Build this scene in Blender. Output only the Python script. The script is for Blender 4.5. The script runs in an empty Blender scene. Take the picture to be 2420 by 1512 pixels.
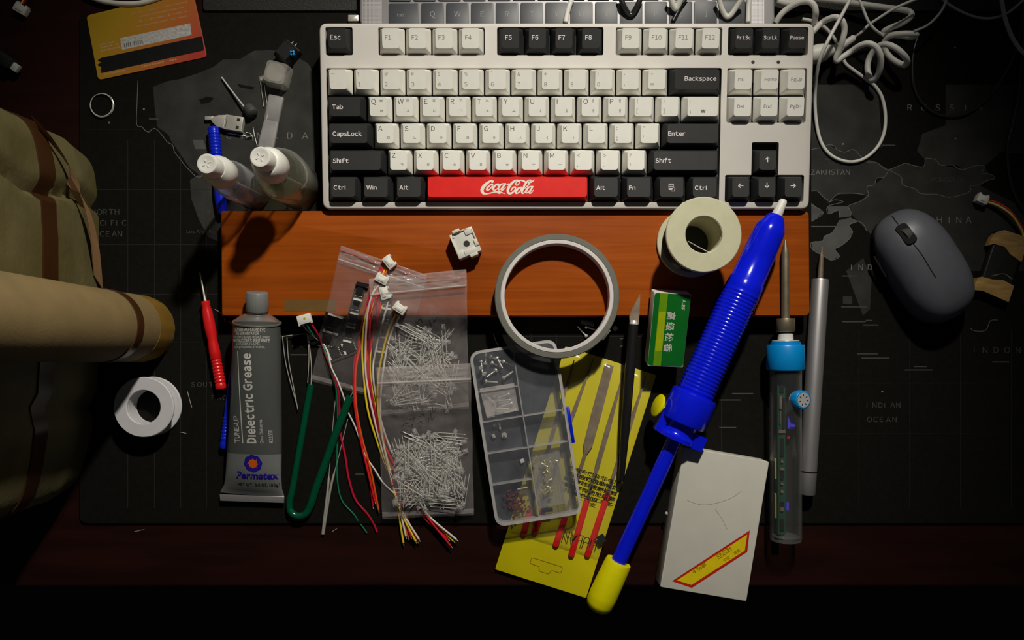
import bpy, bmesh, math, random
from math import sin, cos, pi, radians, sqrt
from mathutils import Vector, Matrix, noise
from mathutils.bvhtree import BVHTree

# ------------------------------------------------------------------ camera, world, lamp, exposure
scene = bpy.context.scene
COL = scene.collection
S = 0.001            # the scene is laid out in millimetres
Z0 = 0.752           # height of the desk mat's surface above the floor
H = 585.0            # lens height above the mat
F = 1818.0           # focal length in pixels of the 2420 px frame
CX, CY = 1210.0, 850.0

cam_d = bpy.data.cameras.new('camera')
cam_d.sensor_width = 36.0
cam_d.lens = F / 2420.0 * 36.0
cam_d.shift_y = (CY - 756.0) / 2420.0
cam_d.clip_start = 0.01
cam = bpy.data.objects.new('camera', cam_d)
COL.objects.link(cam)
cam.location = (0, 0, Z0 + H * S)
scene.camera = cam

world = bpy.data.worlds.new('dark room')
scene.world = world
world.use_nodes = True
world.node_tree.nodes['Background'].inputs[0].default_value = (0.9, 0.95, 1.0, 1)
world.node_tree.nodes['Background'].inputs[1].default_value = 0.016

lamp_d = bpy.data.lights.new('desk lamp', 'SPOT')
lamp_d.energy = 32.0
lamp_d.color = (1.0, 0.95, 0.83)
lamp_d.spot_size = radians(62)
lamp_d.spot_blend = 1.0
lamp_d.shadow_soft_size = 0.024
lamp = bpy.data.objects.new('desk_lamp_light', lamp_d)
COL.objects.link(lamp)
lamp.location = (0.172, 0.655, Z0 + 0.675)
aim = Vector((-0.068, -0.10, Z0))
lamp.rotation_euler = (aim - lamp.location).to_track_quat('-Z', 'Y').to_euler()

scene.view_settings.view_transform = 'Standard'
scene.view_settings.look = 'None'
scene.view_settings.gamma = 1.0
scene.view_settings.use_curve_mapping = False
scene.view_settings.exposure = 0.0
try:
    scene.cycles.use_denoising = True
    scene.cycles.transparent_max_bounces = 40
    scene.cycles.max_bounces = 10
    scene.cycles.caustics_reflective = False
    scene.cycles.caustics_refractive = False
except Exception:
    pass

# ------------------------------------------------------------------ helpers
def V(*a): return Vector(a)

def P(x, y, z=0.0):
    """the point at height z (mm) seen at (x, y) of the 2420x1512 photograph"""
    s = (H - z) / F
    return Vector(((x - CX) * s, (CY - y) * s, z))

def PP(pts, z=0.0):
    return [P(p[0], p[1], p[2] if len(p) > 2 else z) for p in pts]

def spl(pts, n=6):
    """Catmull-Rom through the points"""
    pts = [Vector(p) for p in pts]
    if len(pts) < 3: return pts
    out = []
    q = [pts[0] * 2 - pts[1]] + pts + [pts[-1] * 2 - pts[-2]]
    for i in range(1, len(q) - 2):
        a, b, c, d = q[i - 1], q[i], q[i + 1], q[i + 2]
        for k in range(n):
            t = k / n
            out.append(0.5 * ((2 * b) + (c - a) * t + (2 * a - 5 * b + 4 * c - d) * t * t + (3 * b - a - 3 * c + d) * t ** 3))
    out.append(pts[-1])
    return out

def rpoly(pts, r, n=4):
    """polygon with rounded corners"""
    out = []
    m = len(pts)
    for i in range(m):
        p0, p, p1 = Vector(pts[i - 1][:2]), Vector(pts[i][:2]), Vector(pts[(i + 1) % m][:2])
        d0, d1 = (p0 - p).normalized(), (p1 - p).normalized()
        ang = d0.angle(d1)
        rr = r[i] if isinstance(r, (list, tuple)) else r
        t = min(rr / math.tan(ang / 2), 0.49 * (p0 - p).length, 0.49 * (p1 - p).length)
        a, b = p + d0 * t, p + d1 * t
        for k in range(n + 1):
            u = k / n
            out.append((a * (1 - u) ** 2 + p * (2 * u * (1 - u)) + b * u * u))
    return out

def rrect(w, h, r, n=4, cx=0, cy=0):
    return rpoly([(cx - w / 2, cy - h / 2), (cx + w / 2, cy - h / 2), (cx + w / 2, cy + h / 2), (cx - w / 2, cy + h / 2)], r, n)

def inset(poly, d):
    m = len(poly); out = []
    poly = [Vector(p[:2]) for p in poly]
    area = sum(poly[i].x * poly[(i + 1) % m].y - poly[(i + 1) % m].x * poly[i].y for i in range(m))
    sg = 1 if area > 0 else -1
    for i in range(m):
        a, p, b = poly[i - 1], poly[i], poly[(i + 1) % m]
        e0 = (p - a); e1 = (b - p)
        if e0.length < 1e-9: e0 = e1
        if e1.length < 1e-9: e1 = e0
        n0 = Vector((-e0.y, e0.x)).normalized() * sg; n1 = Vector((-e1.y, e1.x)).normalized() * sg
        nn = (n0 + n1)
        if nn.length < 1e-6: nn = n0
        nn.normalize()
        out.append(p + nn * (d / max(0.35, nn.dot(n0))))
    return out

_textcache = {}
def glyphs(s, off=0.0):
    key = (s, off)
    if key not in _textcache:
        c = bpy.data.curves.new('t', 'FONT'); c.body = s; c.size = 1; c.offset = off; c.resolution_u = 3
        o = bpy.data.objects.new('t', c)
        m = bpy.data.meshes.new_from_object(o)
        _textcache[key] = ([(v.co.x, v.co.y) for v in m.vertices], [tuple(p.vertices) for p in m.polygons])
        bpy.data.objects.remove(o); bpy.data.curves.remove(c); bpy.data.meshes.remove(m)
    return _textcache[key]

def textgeo(s, off=0.0):
    """plain sans-serif lettering: the wide forms of the characters, set close together"""
    if s[0] == '\x01': return glyphs(s[1:], off)
    if not all(32 <= ord(ch) < 127 for ch in s): return glyphs(s, off)
    vs, fs, x = [], [], 0.0
    for ch in s:
        if ch == ' ': x += .27; continue
        gv, gf = glyphs(ch if ch in 'Ili/\\-|_' else chr(ord(ch) + 0xFEE0), off)
        if not gv: continue
        a = min(v[0] for v in gv); w = max(v[0] for v in gv) - a
        o = len(vs); vs += [(v[0] - a + x, v[1]) for v in gv]; fs += [tuple(k + o for k in f) for f in gf]
        x += w + .095
    return vs, fs

class MB:
    def __init__(s): s.v = []; s.f = []; s.m = []; s.sm = []
    def add(s, vs, fs, mi=0, sm=False, M=None):
        o = len(s.v)
        s.v += [(M @ Vector(p)) if M else Vector(p) for p in vs]
        for f in fs:
            s.f.append(tuple(i + o for i in f)); s.m.append(mi); s.sm.append(sm)
        return s
    def loft(s, rings, mi=0, caps=(True, True), sm=True, M=None, closed=True):
        n = len(rings[0]); vs = [p for r in rings for p in r]; fs = []; mis = []
        for i in range(len(rings) - 1):
            for j in range(n if closed else n - 1):
                k = (j + 1) % n
                fs.append((i * n + j, i * n + k, (i + 1) * n + k, (i + 1) * n + j)); mis.append(mi[i] if isinstance(mi, list) else mi)
        o = len(s.f)
        m0 = mi[0] if isinstance(mi, list) else mi; m1 = mi[-1] if isinstance(mi, list) else mi
        s.add(vs, fs, 0, sm, M)
        s.m[o:] = mis
        b = len(s.v) - len(vs)
        if caps[0]: s.f.append(tuple(b + j for j in reversed(range(n)))); s.m.append(m0); s.sm.append(False)
        if caps[1]: s.f.append(tuple(b + (len(rings) - 1) * n + j for j in range(n))); s.m.append(m1); s.sm.append(False)
        return s
    def prism(s, poly, z0, z1, r=0.0, mi=0, M=None, rb=0.0, n=3):
        """polygon (counter-clockwise) raised from z0 to z1, its top (and bottom) edges rounded"""
        R = []
        def ring(d, z): R.append([(p[0], p[1], z) for p in (inset(poly, d) if d > 0 else poly)])
        if rb > 0:
            for k in range(n): a = pi / 2 * k / n; ring(rb * (1 - sin(a)), z0 + rb * (1 - cos(a)))
        ring(0, z0 + rb)
        if r > 0:
            for k in range(n + 1): a = pi / 2 * k / n; ring(r * (1 - cos(a)), z1 - r + r * sin(a))
        else: ring(0, z1)
        return s.loft(R, mi, (True, True), True, M)
    def box(s, c, size, rz=0.0, r=0.0, mi=0, M=None):
        T = Matrix.Translation(Vector(c)) @ Matrix.Rotation(rz, 4, 'Z')
        if M: T = M @ T
        x, y, z = size
        if r <= 0:
            P8 = [(sx * x / 2, sy * y / 2, sz * z / 2) for sz in (-1, 1) for sy in (-1, 1) for sx in (-1, 1)]
            return s.add(P8, [(0, 2, 3, 1), (4, 5, 7, 6), (0, 1, 5, 4), (2, 6, 7, 3), (0, 4, 6, 2), (1, 3, 7, 5)], mi, False, T)
        return s.prism(rrect(x, y, r, 3), -z / 2, z / 2, r * .9, mi, T, r * .9, 2)
    def tube(s, pts, r, n=10, mi=0, caps=True, M=None):
        pts = [Vector(p) for p in pts]
        q = [pts[0]]
        for p in pts[1:]:
            if (p - q[-1]).length > 1e-5: q.append(p)
        if len(q) < 2: return s
        rs = r if isinstance(r, (list, tuple)) else [r] * len(q)
        if len(rs) != len(q): rs = [rs[min(len(rs) - 1, int(i * len(rs) / len(q)))] for i in range(len(q))]
        up = None; rings = []
        for i, p in enumerate(q):
            t = (q[min(i + 1, len(q) - 1)] - q[max(i - 1, 0)]).normalized()
            if up is None:
                up = t.orthogonal().normalized()
            up = (up - t * up.dot(t))
            if up.length < 1e-6: up = t.orthogonal()
            up.normalize(); w = t.cross(up)
            rings.append([p + (up * cos(2 * pi * k / n) + w * sin(2 * pi * k / n)) * rs[i] for k in range(n)])
        return s.loft(rings, mi, (caps, caps), True, M)
    def lathe(s, prof, p0, p1=None, d=None, n=32, mi=0, caps=(True, True), mod=None):
        """profile [(t mm along the axis, radius[, material])] turned about the line p0->p1"""
        p0 = Vector(p0); d = (Vector(p1) - p0).normalized() if p1 is not None else Vector(d).normalized()
        a = d.orthogonal().normalized()
        if abs(d.z) < 0.9: a = (Vector((0, 0, 1)) - d * d.z).normalized()
        b = d.cross(a); rings = []; mis = []
        for q in prof:
            t, r = q[0], q[1]
            mis.append(q[2] if len(q) > 2 else mi)
            rings.append([p0 + d * t + (a * cos(2 * pi * k / n) + b * sin(2 * pi * k / n)) * max(1e-4, (r * (mod(k, n) if mod else 1))) for k in range(n)])
        return s.loft(rings, mis if any(m != mi for m in mis) else mi, caps, True)
    def text(s, st, size, fn, mi=0, off=0.0, align='L', sx=1.0):
        """flat lettering; fn maps (x, y) in mm along and across the line to a point"""
        vs, fs = textgeo(st, off)
        if not vs: return s
        w = max(v[0] for v in vs) + min(v[0] for v in vs)
        dx = {'L': 0, 'C': -w / 2, 'R': -w}[align]
        s.add([fn((v[0] + dx) * size * sx, v[1] * size) for v in vs], fs, mi)
        return s
    def ribbon(s, pts, fn, mi=0, n=5, cap=True):
        """flat brush stroke through (x, y, width) points"""
        q = [Vector((p[0], p[1], p[2])) for p in pts]; q = spl(q, n)
        L = []; R = []
        for i, p in enumerate(q):
            t = Vector(q[min(i + 1, len(q) - 1)][:2]) - Vector(q[max(i - 1, 0)][:2])
            if t.length < 1e-6: t = Vector((1, 0))
            t.normalize(); nn = Vector((-t.y, t.x)) * (max(p.z, .001) / 2)
            L.append(fn(p.x + nn.x, p.y + nn.y)); R.append(fn(p.x - nn.x, p.y - nn.y))
        k = len(q)
        s.add(L + R, [(i, k + i, k + i + 1, i + 1) for i in range(k - 1)], mi)
        for e in ((q[0], q[-1]) if cap else ()):
            s.add([fn(e.x + e.z / 2 * cos(a * pi / 6), e.y + e.z / 2 * sin(a * pi / 6)) for a in range(12)], [tuple(range(12))], mi)
        return s
    def build(s, name, mats, parent=None, label=None, sharp=38, local=None):
        me = bpy.data.meshes.new(name)
        lo = [min(p[i] for p in s.v) for i in range(3)]; hi = [max(p[i] for p in s.v) for i in range(3)]
        c = Vector(((lo[0] + hi[0]) / 2, (lo[1] + hi[1]) / 2, lo[2])) if local is None else Vector(local)
        me.from_pydata([tuple((p - c) * S) for p in s.v], [], s.f)
        if not isinstance(mats, (list, tuple)): mats = [mats]
        for m in mats: me.materials.append(m)
        for i, p in enumerate(me.polygons):
            p.material_index = min(s.m[i], len(mats) - 1); p.use_smooth = s.sm[i]
        me.update()
        try: me.set_sharp_from_angle(angle=radians(sharp))
        except Exception: pass
        o = bpy.data.objects.new(name, me)
        COL.objects.link(o)
        if parent is None:
            o.location = c * S + Vector((0, 0, Z0))
        else:
            o.parent = parent; o.location = (c - ORG[parent.name]) * S
        ORG[o.name] = c
        if label: o['label'] = label
        return o

ORG = {}
def tag(o, label, cat, group=None, kind=None):
    o['label'] = label; o['category'] = cat
    if group: o['group'] = group
    if kind: o['kind'] = kind
    return o

def thing(name, label, cat, loc, group=None):
    o = bpy.data.objects.new(name, None); o.empty_display_size = 0.01
    COL.objects.link(o)
    loc = Vector(loc); o.location = loc * S + Vector((0, 0, Z0)); ORG[o.name] = loc
    return tag(o, label, cat, group)

def structure(o):
    o['kind'] = 'structure'; return o

def flat(z):            # lettering laid level at height z, in the picture's left-right
    return lambda x0, y0, a=0.0: (lambda x, y: Vector((x0 + x * cos(a) - y * sin(a), y0 + x * sin(a) + y * cos(a), z)))

# ------------------------------------------------------------------ materials
def lin(c):
    c = c / 255.0
    return c / 12.92 if c <= 0.04045 else ((c + 0.055) / 1.055) ** 2.4

def base_nodes(name):
    m = bpy.data.materials.new(name); m.use_nodes = True
    nt = m.node_tree
    return m, nt, nt.nodes['Principled BSDF'], nt.nodes['Material Output']

def vary(nt, col, amt, scale, stretch=(1, 1, 1), detail=4):
    """object-space noise that shifts the colour a little lighter and darker"""
    tc = nt.nodes.new('ShaderNodeTexCoord'); mp = nt.nodes.new('ShaderNodeMapping')
    mp.inputs['Scale'].default_value = stretch
    nz = nt.nodes.new('ShaderNodeTexNoise'); nz.inputs['Scale'].default_value = scale; nz.inputs['Detail'].default_value = detail
    rp = nt.nodes.new('ShaderNodeValToRGB')
    rp.color_ramp.elements[0].position = 0.3; rp.color_ramp.elements[1].position = 0.7
    rp.color_ramp.elements[0].color = tuple(max(0, x * (1 - amt)) for x in col) + (1,)
    rp.color_ramp.elements[1].color = tuple(min(1, x * (1 + amt)) for x in col) + (1,)
    nt.links.new(tc.outputs['Object'], mp.inputs['Vector']); nt.links.new(mp.outputs['Vector'], nz.inputs['Vector'])
    nt.links.new(nz.outputs['Fac'], rp.inputs['Fac'])
    return rp, nz, mp

def mat(name, col, rough=0.5, metal=0.0, amt=0.07, scale=120, bump=0.0, bscale=None, spec=0.5, stretch=(1, 1, 1), coat=0.0):
    m, nt, b, out = base_nodes(name)
    rp, nz, mp = vary(nt, col, amt, scale, stretch)
    nt.links.new(rp.outputs['Color'], b.inputs['Base Color'])
    b.inputs['Roughness'].default_value = rough; b.inputs['Metallic'].default_value = metal
    b.inputs['Specular IOR Level'].default_value = spec
    if coat: b.inputs['Coat Weight'].default_value = coat; b.inputs['Coat Roughness'].default_value = 0.08
    if bump:
        n2 = nt.nodes.new('ShaderNodeTexNoise'); n2.inputs['Scale'].default_value = bscale or scale * 4; n2.inputs['Detail'].default_value = 3
        bp = nt.nodes.new('ShaderNodeBump'); bp.inputs['Strength'].default_value = bump; bp.inputs['Distance'].default_value = 0.0006
        nt.links.new(mp.outputs['Vector'], n2.inputs['Vector'])
        nt.links.new(n2.outputs['Fac'], bp.inputs['Height']); nt.links.new(bp.outputs['Normal'], b.inputs['Normal'])
    return m

def film(name, alpha, col, rough=0.12, fres=0.6, tint=(1, 1, 1), amt=0.3, scale=60, bump=0.0, bscale=150, ior=1.4):
    """thin clear plastic: mostly see-through, milky by `alpha`, glossy at grazing angles"""
    m, nt, b, out = base_nodes(name)
    b.inputs['Base Color'].default_value = tuple(col) + (1,); b.inputs['Roughness'].default_value = rough
    b.inputs['IOR'].default_value = ior
    tr = nt.nodes.new('ShaderNodeBsdfTransparent'); tr.inputs[0].default_value = tuple(tint) + (1,)
    lw = nt.nodes.new('ShaderNodeLayerWeight'); lw.inputs['Blend'].default_value = 0.5
    pw = nt.nodes.new('ShaderNodeMath'); pw.operation = 'POWER'; pw.inputs[1].default_value = 4.0
    nt.links.new(lw.outputs['Facing'], pw.inputs[0])
    fr = nt.nodes.new('ShaderNodeMath'); fr.operation = 'MULTIPLY_ADD'; fr.use_clamp = True
    f0 = ((ior - 1) / (ior + 1)) ** 2
    fr.inputs[1].default_value = 1 - f0; fr.inputs[2].default_value = f0
    nt.links.new(pw.outputs[0], fr.inputs[0])
    rp, nz, mp = vary(nt, (alpha,) * 3, amt, scale)
    ma = nt.nodes.new('ShaderNodeMath'); ma.operation = 'MULTIPLY_ADD'; ma.use_clamp = True
    ma.inputs[1].default_value = fres
    nt.links.new(fr.outputs[0], ma.inputs[0]); nt.links.new(rp.outputs['Color'], ma.inputs[2])
    mx = nt.nodes.new('ShaderNodeMixShader')
    nt.links.new(ma.outputs[0], mx.inputs[0]); nt.links.new(tr.outputs[0], mx.inputs[1]); nt.links.new(b.outputs[0], mx.inputs[2])
    gl = nt.nodes.new('ShaderNodeBsdfGlossy'); gl.inputs['Roughness'].default_value = rough
    mx2 = nt.nodes.new('ShaderNodeMixShader')
    mg = nt.nodes.new('ShaderNodeMath'); mg.operation = 'MULTIPLY'; mg.inputs[1].default_value = 0.9
    nt.links.new(fr.outputs[0], mg.inputs[0])
    nt.links.new(mg.outputs[0], mx2.inputs[0]); nt.links.new(mx.outputs[0], mx2.inputs[1]); nt.links.new(gl.outputs[0], mx2.inputs[2])
    nt.links.new(mx2.outputs[0], out.inputs['Surface'])
    if bump:
        n2 = nt.nodes.new('ShaderNodeTexNoise'); n2.inputs['Scale'].default_value = bscale; n2.inputs['Detail'].default_value = 3
        bp = nt.nodes.new('ShaderNodeBump'); bp.inputs['Strength'].default_value = bump; bp.inputs['Distance'].default_value = 0.001
        nt.links.new(mp.outputs['Vector'], n2.inputs['Vector']); nt.links.new(n2.outputs['Fac'], bp.inputs['Height'])
        for x in (b, gl): nt.links.new(bp.outputs['Normal'], x.inputs['Normal'])
        nt.links.new(bp.outputs['Normal'], lw.inputs['Normal'])
    return m

def wood(name, dark, light, rough, sc=1.0):
    m, nt, b, out = base_nodes(name)
    tc = nt.nodes.new('ShaderNodeTexCoord'); mp = nt.nodes.new('ShaderNodeMapping')
    mp.inputs['Scale'].default_value = (2.2 * sc, 60 * sc, 20 * sc)
    nt.links.new(tc.outputs['Object'], mp.inputs['Vector'])
    n1 = nt.nodes.new('ShaderNodeTexNoise'); n1.inputs['Scale'].default_value = 4; n1.inputs['Detail'].default_value = 8; n1.inputs['Distortion'].default_value = 0.6
    nt.links.new(mp.outputs['Vector'], n1.inputs['Vector'])
    n2 = nt.nodes.new('ShaderNodeTexNoise'); n2.inputs['Scale'].default_value = 14; n2.inputs['Detail'].default_value = 3
    nt.links.new(tc.outputs['Object'], n2.inputs['Vector'])
    mx = nt.nodes.new('ShaderNodeMath'); mx.operation = 'MULTIPLY_ADD'; mx.inputs[1].default_value = 0.55
    ml = nt.nodes.new('ShaderNodeMath'); ml.operation = 'MULTIPLY'; ml.inputs[1].default_value = 0.45
    nt.links.new(n2.outputs['Fac'], ml.inputs[0])
    nt.links.new(n1.outputs['Fac'], mx.inputs[0]); nt.links.new(ml.outputs[0], mx.inputs[2])
    rp = nt.nodes.new('ShaderNodeValToRGB')
    rp.color_ramp.elements[0].position = 0.36; rp.color_ramp.elements[1].position = 0.62
    rp.color_ramp.elements[0].color = tuple(dark) + (1,); rp.color_ramp.elements[1].color = tuple(light) + (1,)
    nt.links.new(mx.outputs[0], rp.inputs['Fac']); nt.links.new(rp.outputs['Color'], b.inputs['Base Color'])
    b.inputs['Roughness'].default_value = rough; b.inputs['Specular IOR Level'].default_value = 0.1
    bp = nt.nodes.new('ShaderNodeBump'); bp.inputs['Strength'].default_value = 0.12; bp.inputs['Distance'].default_value = 0.0004
    nt.links.new(n1.outputs['Fac'], bp.inputs['Height']); nt.links.new(bp.outputs['Normal'], b.inputs['Normal'])
    return m

M_ = {}
def defm(k, *a, **kw): M_[k] = mat(k.replace('_', ' '), *a, **kw)
defm('desk_lacquer', (.019, .0045, .0028), .5, spec=.2, amt=.35, scale=9, stretch=(1, 8, 1))
defm('floor_dark', (.02, .017, .015), .8, scale=6)
defm('mat_cloth', (.0085, .0082, .0068), .9, amt=.15, scale=300, bump=.3, bscale=2500, spec=.1)
defm('map_land', (.040, .040, .037), .85, amt=.22, scale=55, bump=.3, bscale=2500, spec=.1)
defm('map_land_light', (.095, .095, .088), .85, amt=.2, scale=60, spec=.25)
defm('map_line', (.17, .17, .16), .85, spec=.2)
defm('map_grid', (.03, .03, .028), .85, spec=.2)
defm('map_text', (.19, .19, .17), .85, spec=.2)
defm('map_text_dim', (.07, .07, .064), .85, spec=.2)
defm('black_vinyl', (.022, .022, .02), .6, bump=.6, bscale=900)
defm('case_plastic', (.64, .605, .57), .5, amt=.03, scale=40, bump=.08, bscale=3000)
defm('plate_black', (.008, .008, .008), .5)
defm('key_white', (.80, .785, .73), .55, amt=.03, bump=.06, bscale=4000)
defm('key_black', (.022, .023, .024), .6, amt=.08, spec=.35, bump=.08, bscale=4000)
defm('key_red', (.78, .012, .008), .5, amt=.05, spec=.25)
defm('legend_dark', (.035, .033, .033), .6)
defm('legend_grey', (.17, .165, .16), .6)
defm('legend_white', (.80, .72, .72), .6)
defm('logo_white', (.88, .80, .70), .6)
defm('aluminium', (.50, .48, .49), .42, .75, amt=.03)
defm('laptop_key', (.042, .046, .058), .45, amt=.05)
defm('laptop_legend', (.28, .28, .29), .6)
M_['board_wood'] = wood('board wood', (.255, .046, .003), (.385, .080, .006), .5)
defm('masking_film', (.16, .085, .02), .45)
defm('white_plastic', (.80, .79, .74), .45, amt=.03)
defm('cable_white', (.80, .78, .73), .45, amt=.05)
defm('cable_grey', (.52, .52, .51), .5)
defm('cable_black', (.02, .02, .02), .28)
defm('steel', (.70, .67, .60), .42, .55, amt=.08)
defm('bright_steel', (.97, .95, .90), .25, .5, amt=.05)
defm('dull_steel', (.25, .185, .135), .55, .35, amt=.25, bump=.12, bscale=3500)
defm('brass_dull', (.42, .35, .22), .4, .9, amt=.15)
defm('iron_rod', (.30, .25, .17), .45, .7, amt=.2)
defm('red_plastic', (.72, .012, .015), .28, amt=.06)
defm('blue_plastic', (.003, .018, .62), .28, amt=.05)
defm('royal_blue', (.004, .012, .80), .16, amt=.05)
defm('cyan_plastic', (.0, .27, .70), .38, amt=.05)
defm('yellow_plastic', (.85, .78, .0), .4, amt=.04)
defm('yellow_card', (.64, .55, .0), .5, amt=.08, scale=30)
defm('green_vinyl', (.0, .075, .032), .22, amt=.06)
defm('rosin_green', (.0, .155, .012), .5, amt=.08, scale=50)
defm('rosin_lime', (.16, .36, .0), .5)
defm('rosin_yellow', (.42, .52, .0), .5)
defm('paper_white', (.66, .65, .58), .6, amt=.04)
defm('box_card', (.62, .60, .53), .55, amt=.03, scale=60)
defm('label_red', (.55, .01, .005), .5)
defm('label_yellow', (.80, .62, .0), .5)
defm('label_brown', (.34, .13, .0), .5)
defm('ink_black', (.012, .012, .010), .6)
defm('tube_label', (.085, .09, .087), .38, amt=.06, scale=30)
defm('tube_silver', (.30, .31, .305), .36, .35, amt=.08, scale=30)
defm('tube_metal', (.46, .44, .42), .35, .8, amt=.08)
defm('cap_grey', (.19, .195, .19), .45)
defm('print_silver', (.62, .60, .56), .5)
defm('logo_blue', (.02, .008, .33), .45)
defm('logo_orange', (.85, .13, .005), .45)
defm('tape_grey', (.15, .145, .122), .55, amt=.06)
defm('tape_core', (.70, .66, .65), .6, amt=.03)
defm('spool_cream', (.60, .575, .40), .4, amt=.04)
defm('solder', (.16, .15, .135), .35, .9, amt=.2, scale=300)
defm('spool_white', (.66, .65, .67), .5, amt=.03)
defm('card_brown', (.235, .165, .068), .75, amt=.1, scale=40, bump=.2, bscale=600)
defm('packing_tape', (.28, .16, .03), .25, amt=.25, scale=30)
defm('strap_brown', (.062, .024, .007), .35, amt=.15, scale=25)
defm('strap_tan', (.33, .19, .095), .35, amt=.15, scale=25)
defm('mouse_shell', (.125, .13, .155), .36, amt=.04, spec=.8)
defm('mouse_black', (.010, .010, .011), .75, spec=.2)
defm('card_plastic', (.55, .22, .02), .4)
defm('stripe_black', (.006, .006, .006), .45, amt=.3)
defm('stripe_paper', (.50, .49, .47), .6, amt=.25, scale=500)
defm('card_print', (.55, .30, .15), .5)
defm('ic_black', (.012, .012, .012), .35)
defm('reel_tape', (.05, .05, .045), .25)
defm('wire_red', (.70, .012, .02), .4)
defm('wire_crimson', (.50, .006, .035), .4)
defm('wire_orange', (.75, .085, .01), .4)
defm('wire_yellow', (.80, .62, .02), .4)
defm('wire_white', (.74, .68, .64), .4)
defm('wire_black', (.01, .01, .01), .4)
defm('wire_green', (.005, .16, .075), .4)
defm('pcb_green', (.012, .075, .04), .4)
defm('led_blue', (.10, .07, .95), .35)
defm('dial_grey', (.45, .44, .44), .5)
defm('rubber_grey', (.05, .055, .05), .7)
defm('switch_black', (.012, .012, .012), .4)
defm('kraft_tape', (.50, .30, .10), .5, amt=.25, scale=90, stretch=(1, 6, 1))
defm('black_wrap', (.02, .02, .018), .3)
defm('red_bits', (.17, .035, .035), .4)
defm('gold_pin', (.85, .76, .25), .3, .6)
M_['bag_film'] = film('bag film', .085, (.80, .72, .72), .16, .5, bump=.9, bscale=70)
M_['bag_film_thin'] = film('bag film thin', .04, (.80, .72, .72), .16, .4, bump=.9, bscale=80)
M_['flap_film'] = film('flap film', .17, (.80, .72, .72), .16, .5, bump=.9, bscale=140)
M_['packet_film'] = film('packet film', .22, (.55, .52, .52), .25, .4)
M_['zip_film'] = film('zip film', .34, (.82, .76, .74), .3, .5)
M_['red_zip_film'] = film('red zip film', .55, (.55, .02, .015), .3, .5)
M_['case_clear'] = film('case clear', .055, (.42, .44, .52), .35, .3, amt=.5, scale=40)
M_['case_wall'] = film('case wall', .46, (.66, .64, .64), .4, .4)
M_['handle_clear'] = film('handle clear', .008, (.5, .52, .5), .12, .8)
M_['bottle_clear'] = film('bottle clear', .015, (.75, .75, .78), .05, 1.0, tint=(.93, .93, .95))
M_['bottle_olive'] = film('bottle olive', .015, (.70, .70, .62), .05, 1.0, tint=(.92, .91, .84))
M_['liquid'] = film('liquid', .008, (.7, .7, .7), .08, 1.0, tint=(.88, .88, .90), ior=1.33)
M_['liquid_olive'] = film('liquid olive', .008, (.7, .7, .6), .08, 1.0, tint=(.86, .85, .76), ior=1.33)
M_['led_clear'] = film('led clear', .16, (.80, .78, .74), .12, 1.0, ior=1.5)
M_['sleeve_clear'] = film('sleeve clear', .42, (.55, .53, .53), .25, .8)
M_['keycap_clear'] = film('keycap clear', .38, (.52, .50, .45), .3, .6)
M_['pouch_film'] = film('pouch film', .02, (.8, .75, .5), .14, .5, bump=.3, bscale=70)
M_['white_translucent'] = mat('white translucent', (.72, .70, .64), .4, amt=.04)

# rough pale stone with grainy pits
def stone():
    m, nt, b, out = base_nodes('rough tan stone')
    rp, nz, mp = vary(nt, (.36, .31, .18), .4, 16, detail=9)
    rp.color_ramp.elements[0].color = (.12, .098, .032, 1); rp.color_ramp.elements[1].color = (.25, .215, .10, 1)
    nt.links.new(rp.outputs['Color'], b.inputs['Base Color']); b.inputs['Roughness'].default_value = .6
    n2 = nt.nodes.new('ShaderNodeTexNoise'); n2.inputs['Scale'].default_value = 45; n2.inputs['Detail'].default_value = 8
    bp = nt.nodes.new('ShaderNodeBump'); bp.inputs['Strength'].default_value = .18; bp.inputs['Distance'].default_value = .002
    nt.links.new(n2.outputs['Fac'], bp.inputs['Height']); nt.links.new(bp.outputs['Normal'], b.inputs['Normal'])
    return m
M_['stone'] = stone()

# bank card: gold at one corner turning to red at the other (its printed design)
def bank_card_print():
    m, nt, b, out = base_nodes('bank card print')
    tc = nt.nodes.new('ShaderNodeTexCoord'); mp = nt.nodes.new('ShaderNodeMapping')
    mp.inputs['Rotation'].default_value = (0, 0, radians(30)); mp.inputs['Scale'].default_value = (11, 11, 11); mp.inputs['Location'].default_value = (.52, .0, 0)
    gr = nt.nodes.new('ShaderNodeTexGradient')
    rp = nt.nodes.new('ShaderNodeValToRGB')
    rp.color_ramp.elements[0].position = .25; rp.color_ramp.elements[0].color = (.50, .30, .02, 1)
    rp.color_ramp.elements[1].position = .95; rp.color_ramp.elements[1].color = (.48, .055, .04, 1)
    e = rp.color_ramp.elements.new(.55); e.color = (.52, .20, .03, 1)
    nt.links.new(tc.outputs['Object'], mp.inputs[0]); nt.links.new(mp.outputs[0], gr.inputs[0]); nt.links.new(gr.outputs['Fac'], rp.inputs[0])
    nt.links.new(rp.outputs['Color'], b.inputs['Base Color']); b.inputs['Roughness'].default_value = .35
    return m
M_['bank_card'] = bank_card_print()
# ------------------------------------------------------------------ the setting: floor, desk, desk mat
b = MB(); b.box((0, 0, -760), (3000, 2600, 20)); fl = structure(b.build('floor', M_['floor_dark'])); fl['label'] = 'dark floor under the desk'; fl['category'] = 'floor'

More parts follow.
